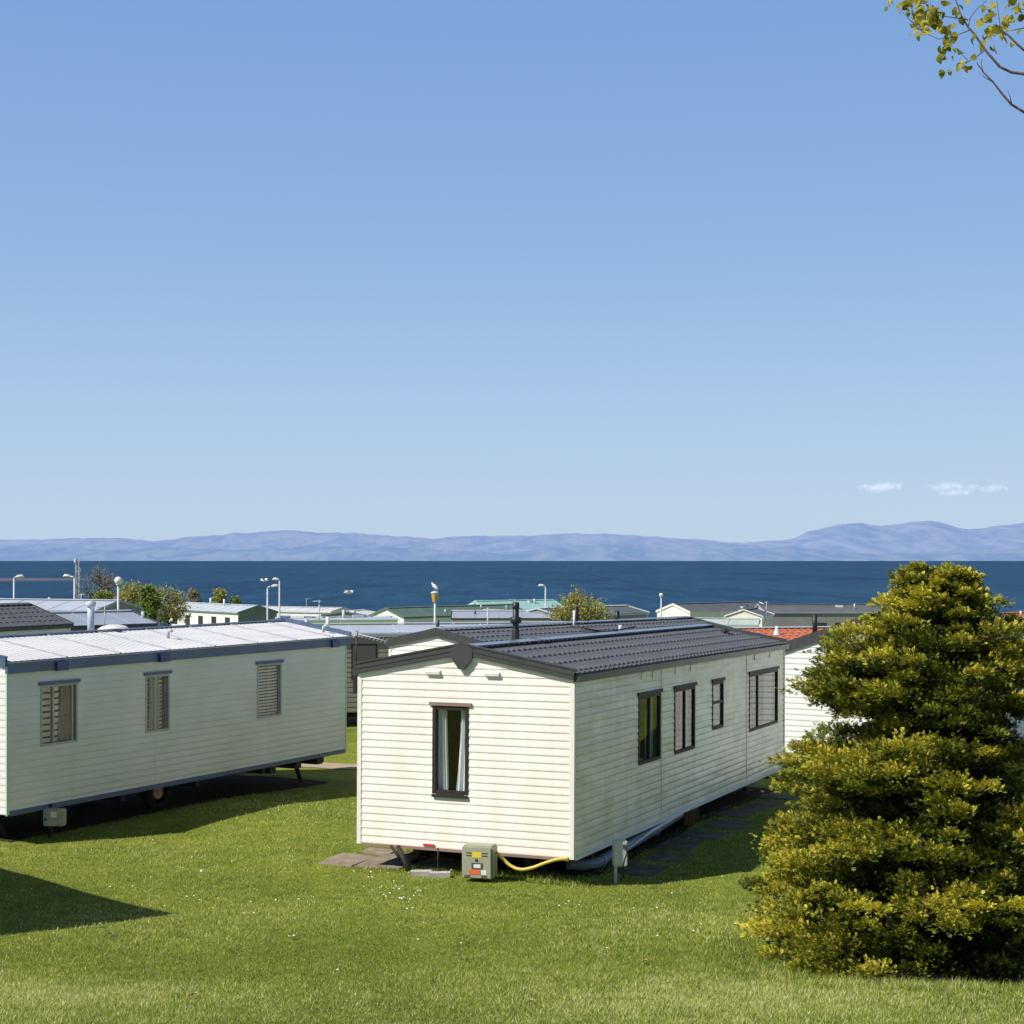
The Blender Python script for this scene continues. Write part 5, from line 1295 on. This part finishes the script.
def build_daisies():
    pos = []
    for (px, py, sp_, n) in ((395, 895, 14, 42), (405, 905, 12, 16), (375, 880, 14, 10), (130, 872, 30, 8), (205, 873, 6, 8), (250, 905, 25, 7), (290, 905, 20, 5), (560, 905, 60, 10), (700, 890, 40, 8), (620, 900, 90, 14), (300, 870, 90, 18), (200, 900, 120, 16), (440, 915, 50, 8)):
        for _ in range(n):
            p = px_ground(px + rng.normal()*sp_, py + rng.normal()*sp_*0.28)
            pos.append(p)
    q = MB()
    for p in pos:
        if rng.random() < 0.4: continue
        r = rng.uniform(0.006, 0.012); n = 7; c = Vector((p.x, p.y, gz(p.x, p.y) + 0.04))
        tl = Vector((rng.normal()*0.25, -0.4 + rng.normal()*0.25, 1)).normalized(); a = tl.cross(Vector((1, 0, 0))).normalized(); b = tl.cross(a)
        q.face([c + (a*math.cos(6.283*k/n) + b*math.sin(6.283*k/n))*r for k in range(n)])
    tag(q.build('daisies', M['daisy']), 'small white daisies scattered through the lawn', 'daisies', kind='stuff')
build_daisies()
q = None
FL = [('dry curled leaf on the lawn at the bottom centre', 529, 1006, 0.045), ('pale dry leaf lying on the lawn below the left shadow', 97, 928, 0.05), ('dry brown leaf just below the pale one', 109, 937, 0.045), ('brown dead leaf near the bottom left of the lawn', 192, 999, 0.05), ('white feather lying in the grass right of the left shadow', 291, 940, 0.045), ('pale dry leaf in front of the conifer', 643, 965, 0.05)]
for k, (lb, px, py, s_) in enumerate(FL):
    p = px_ground(px, py); q = MB(); c = Vector((0, 0, 0.045)); n = 9
    rr = [1, 0.75, 0.9, 0.6, 0.85, 0.55, 0.95, 0.7, 0.8]
    ring = [c + Vector((math.cos(6.283*i/n)*s_*rr[i], math.sin(6.283*i/n)*s_*0.8*rr[(i*2) % n], 0.012*math.sin(i*1.9))) for i in range(n)]
    for i in range(n): q.face([c + Vector((0, 0, -0.012)), ring[i], ring[(i+1) % n]])
    tag(q.build('fallen_leaf' if k != 4 else 'feather', M['fallen'] if k != 4 else M['daisy'], None, (p.x, p.y, gz(p.x, p.y))), lb, 'leaf' if k != 4 else 'feather')

# ------------------------------------------------------------------ clouds: small volumes far over the mountains
def cloud_mat():
    m = bpy.data.materials.new('cloud_vapour'); m.use_nodes = True; nt = m.node_tree; nt.nodes.clear()
    o = N(nt, 'ShaderNodeOutputMaterial'); v = N(nt, 'ShaderNodeVolumePrincipled')
    v.inputs['Color'].default_value = (1, 1, 1, 1); v.inputs['Anisotropy'].default_value = 0.2
    tc = N(nt, 'ShaderNodeTexCoord'); mp = N(nt, 'ShaderNodeMapping'); mp.inputs['Location'].default_value = (-1, -1, -1); mp.inputs['Scale'].default_value = (2, 2, 2)
    nt.links.new(tc.outputs['Generated'], mp.inputs['Vector'])
    ln = N(nt, 'ShaderNodeVectorMath', operation='LENGTH'); nt.links.new(mp.outputs['Vector'], ln.inputs[0])
    nz = N(nt, 'ShaderNodeTexNoise', Scale=0.0075, Detail=5.0, Roughness=0.6); nt.links.new(tc.outputs['Object'], nz.inputs['Vector'])
    a1 = N(nt, 'ShaderNodeMath', operation='MULTIPLY_ADD'); a1.inputs[1].default_value = 3.2; a1.inputs[2].default_value = -0.85
    nt.links.new(nz.outputs['Fac'], a1.inputs[0])
    a2 = N(nt, 'ShaderNodeMath', operation='SUBTRACT'); nt.links.new(a1.outputs[0], a2.inputs[0]); nt.links.new(ln.outputs['Value'], a2.inputs[1])
    a3 = N(nt, 'ShaderNodeMath', operation='MULTIPLY', use_clamp=True); a3.inputs[1].default_value = 1.2; nt.links.new(a2.outputs[0], a3.inputs[0])
    a4 = N(nt, 'ShaderNodeMath', operation='MULTIPLY'); a4.inputs[1].default_value = 0.0050; nt.links.new(a3.outputs[0], a4.inputs[0])
    nt.links.new(a4.outputs[0], v.inputs['Density'])
    a5 = N(nt, 'ShaderNodeMath', operation='MULTIPLY'); a5.inputs[1].default_value = 0.30; nt.links.new(a4.outputs[0], a5.inputs[0])  # slight glow added to the vapour in place of scattered sunlight
    v.inputs['Emission Color'].default_value = (0.88, 0.92, 1.0, 1); nt.links.new(a5.outputs[0], v.inputs['Emission Strength'])
    nt.links.new(v.outputs['Volume'], o.inputs['Volume']); return m
cm = cloud_mat()
CD = 22000
for k, (lb, px, py, w, h) in enumerate((('small bright white cloud above the mountains, leftmost of the group', 884, 488.5, 24, 8), ('thin white cloud in the middle of the group', 945, 488, 18, 7), ('faint wispy cloud below the gap in the group', 952, 494, 20, 5), ('small white cloud rightmost of the group', 992, 489.5, 17, 7), ('tiny cloud wisp left of the rightmost cloud', 971, 488, 10, 6))):
    bm = bmesh.new(); bmesh.ops.create_icosphere(bm, subdivisions=5, radius=1.0)
    s_ = CD/F
    for v in bm.verts:
        c = v.co.copy(); f = 1 + 0.38*noise.fractal(c*1.6 + Vector((k*7.1, 0, 0)), 0.8, 2.0, 4) + 0.10*noise.noise(c*6 + Vector((k, 3, 0)))
        v.co = Vector((c.x*w*s_*f, c.y*w*0.6*s_*f, c.z*h*s_*f*(1.0 if c.z > 0 else 0.55)))
    me = bpy.data.meshes.new('cloud'); bm.to_mesh(me); bm.free(); me.materials.append(cm)
    o = bpy.data.objects.new('cloud', me); col.objects.link(o); o.location = at(px, py, CD); tag(o, lb, 'cloud', 'small clouds over the mountains')

# ------------------------------------------------------------------ daylight
to_sun = Vector((-math.cos(sun_az)*math.cos(sun_el), -math.sin(sun_az)*math.cos(sun_el), math.sin(sun_el)))
ld = bpy.data.lights.new('sun', 'SUN'); ld.energy = 5.3; ld.angle = R(0.53); ld.color = (1.0, 0.955, 0.88)
lo = bpy.data.objects.new('sun', ld); col.objects.link(lo); lo.rotation_euler = to_sun.to_track_quat('Z', 'Y').to_euler()
w = bpy.data.worlds.new('World'); scene.world = w; w.use_nodes = True
nt = w.node_tree; bg = nt.nodes['Background']
sky = nt.nodes.new('ShaderNodeTexSky'); sky.sky_type = 'NISHITA'; sky.sun_disc = False
sky.sun_elevation = sun_el; sky.sun_rotation = math.atan2(to_sun.x, to_sun.y) % (2*math.pi)
sky.altitude = 20; sky.air_density = 1.0; sky.dust_density = 0.6; sky.ozone_density = 2.0
nt.links.new(sky.outputs['Color'], bg.inputs['Color']); bg.inputs['Strength'].default_value = 0.12
# sky coloured by height; its unseen upper part is darkened to deepen shadows
tcw = nt.nodes.new('ShaderNodeTexCoord'); spx = nt.nodes.new('ShaderNodeSeparateXYZ'); rpw = nt.nodes.new('ShaderNodeValToRGB')
nt.links.new(tcw.outputs['Generated'], spx.inputs['Vector']); nt.links.new(spx.outputs['Z'], rpw.inputs['Fac'])
SK = [(0.0, (0.504, 0.653, 0.834)), (0.03, (0.485, 0.638, 0.829)), (0.097, (0.397, 0.574, 0.82)), (0.168, (0.310, 0.490, 0.775)), (0.243, (0.250, 0.428, 0.748)), (0.323, (0.208, 0.382, 0.722)), (0.45, (0.115, 0.22, 0.45)), (0.62, (0.045, 0.085, 0.18)), (1.0, (0.02, 0.04, 0.09))]
els = rpw.color_ramp.elements
while len(els) < len(SK): els.new(0.5)
for e, (p, c) in zip(els, SK): e.position = p; e.color = c4(c)
bg2 = nt.nodes.new('ShaderNodeBackground'); nt.links.new(rpw.outputs['Color'], bg2.inputs['Color']); bg2.inputs['Strength'].default_value = 1.0
mxw = nt.nodes.new('ShaderNodeMixShader'); mxw.inputs['Fac'].default_value = 0.9
nt.links.new(bg.outputs['Background'], mxw.inputs[1]); nt.links.new(bg2.outputs['Background'], mxw.inputs[2])
nt.links.new(mxw.outputs['Shader'], nt.nodes['World Output'].inputs['Surface'])

# ------------------------------------------------------------------ camera
cd = bpy.data.cameras.new('camera'); cam = bpy.data.objects.new('camera', cd); col.objects.link(cam)
cam.location = (0, 0, 0); cam.rotation_euler = (R(90), 0, 0)
cd.sensor_width = 36; cd.lens = 36*F/1024; cd.shift_y = (HY-512)/1024; cd.clip_start = 0.1; cd.clip_end = 120000
scene.camera = cam
scene.render.resolution_x = scene.render.resolution_y = 1024
scene.view_settings.view_transform = 'Standard'; scene.view_settings.look = 'None'; scene.view_settings.exposure = 0; scene.view_settings.gamma = 1
scene.cycles.max_bounces = 8; scene.cycles.transparent_max_bounces = 12; scene.cycles.volume_bounces = 3
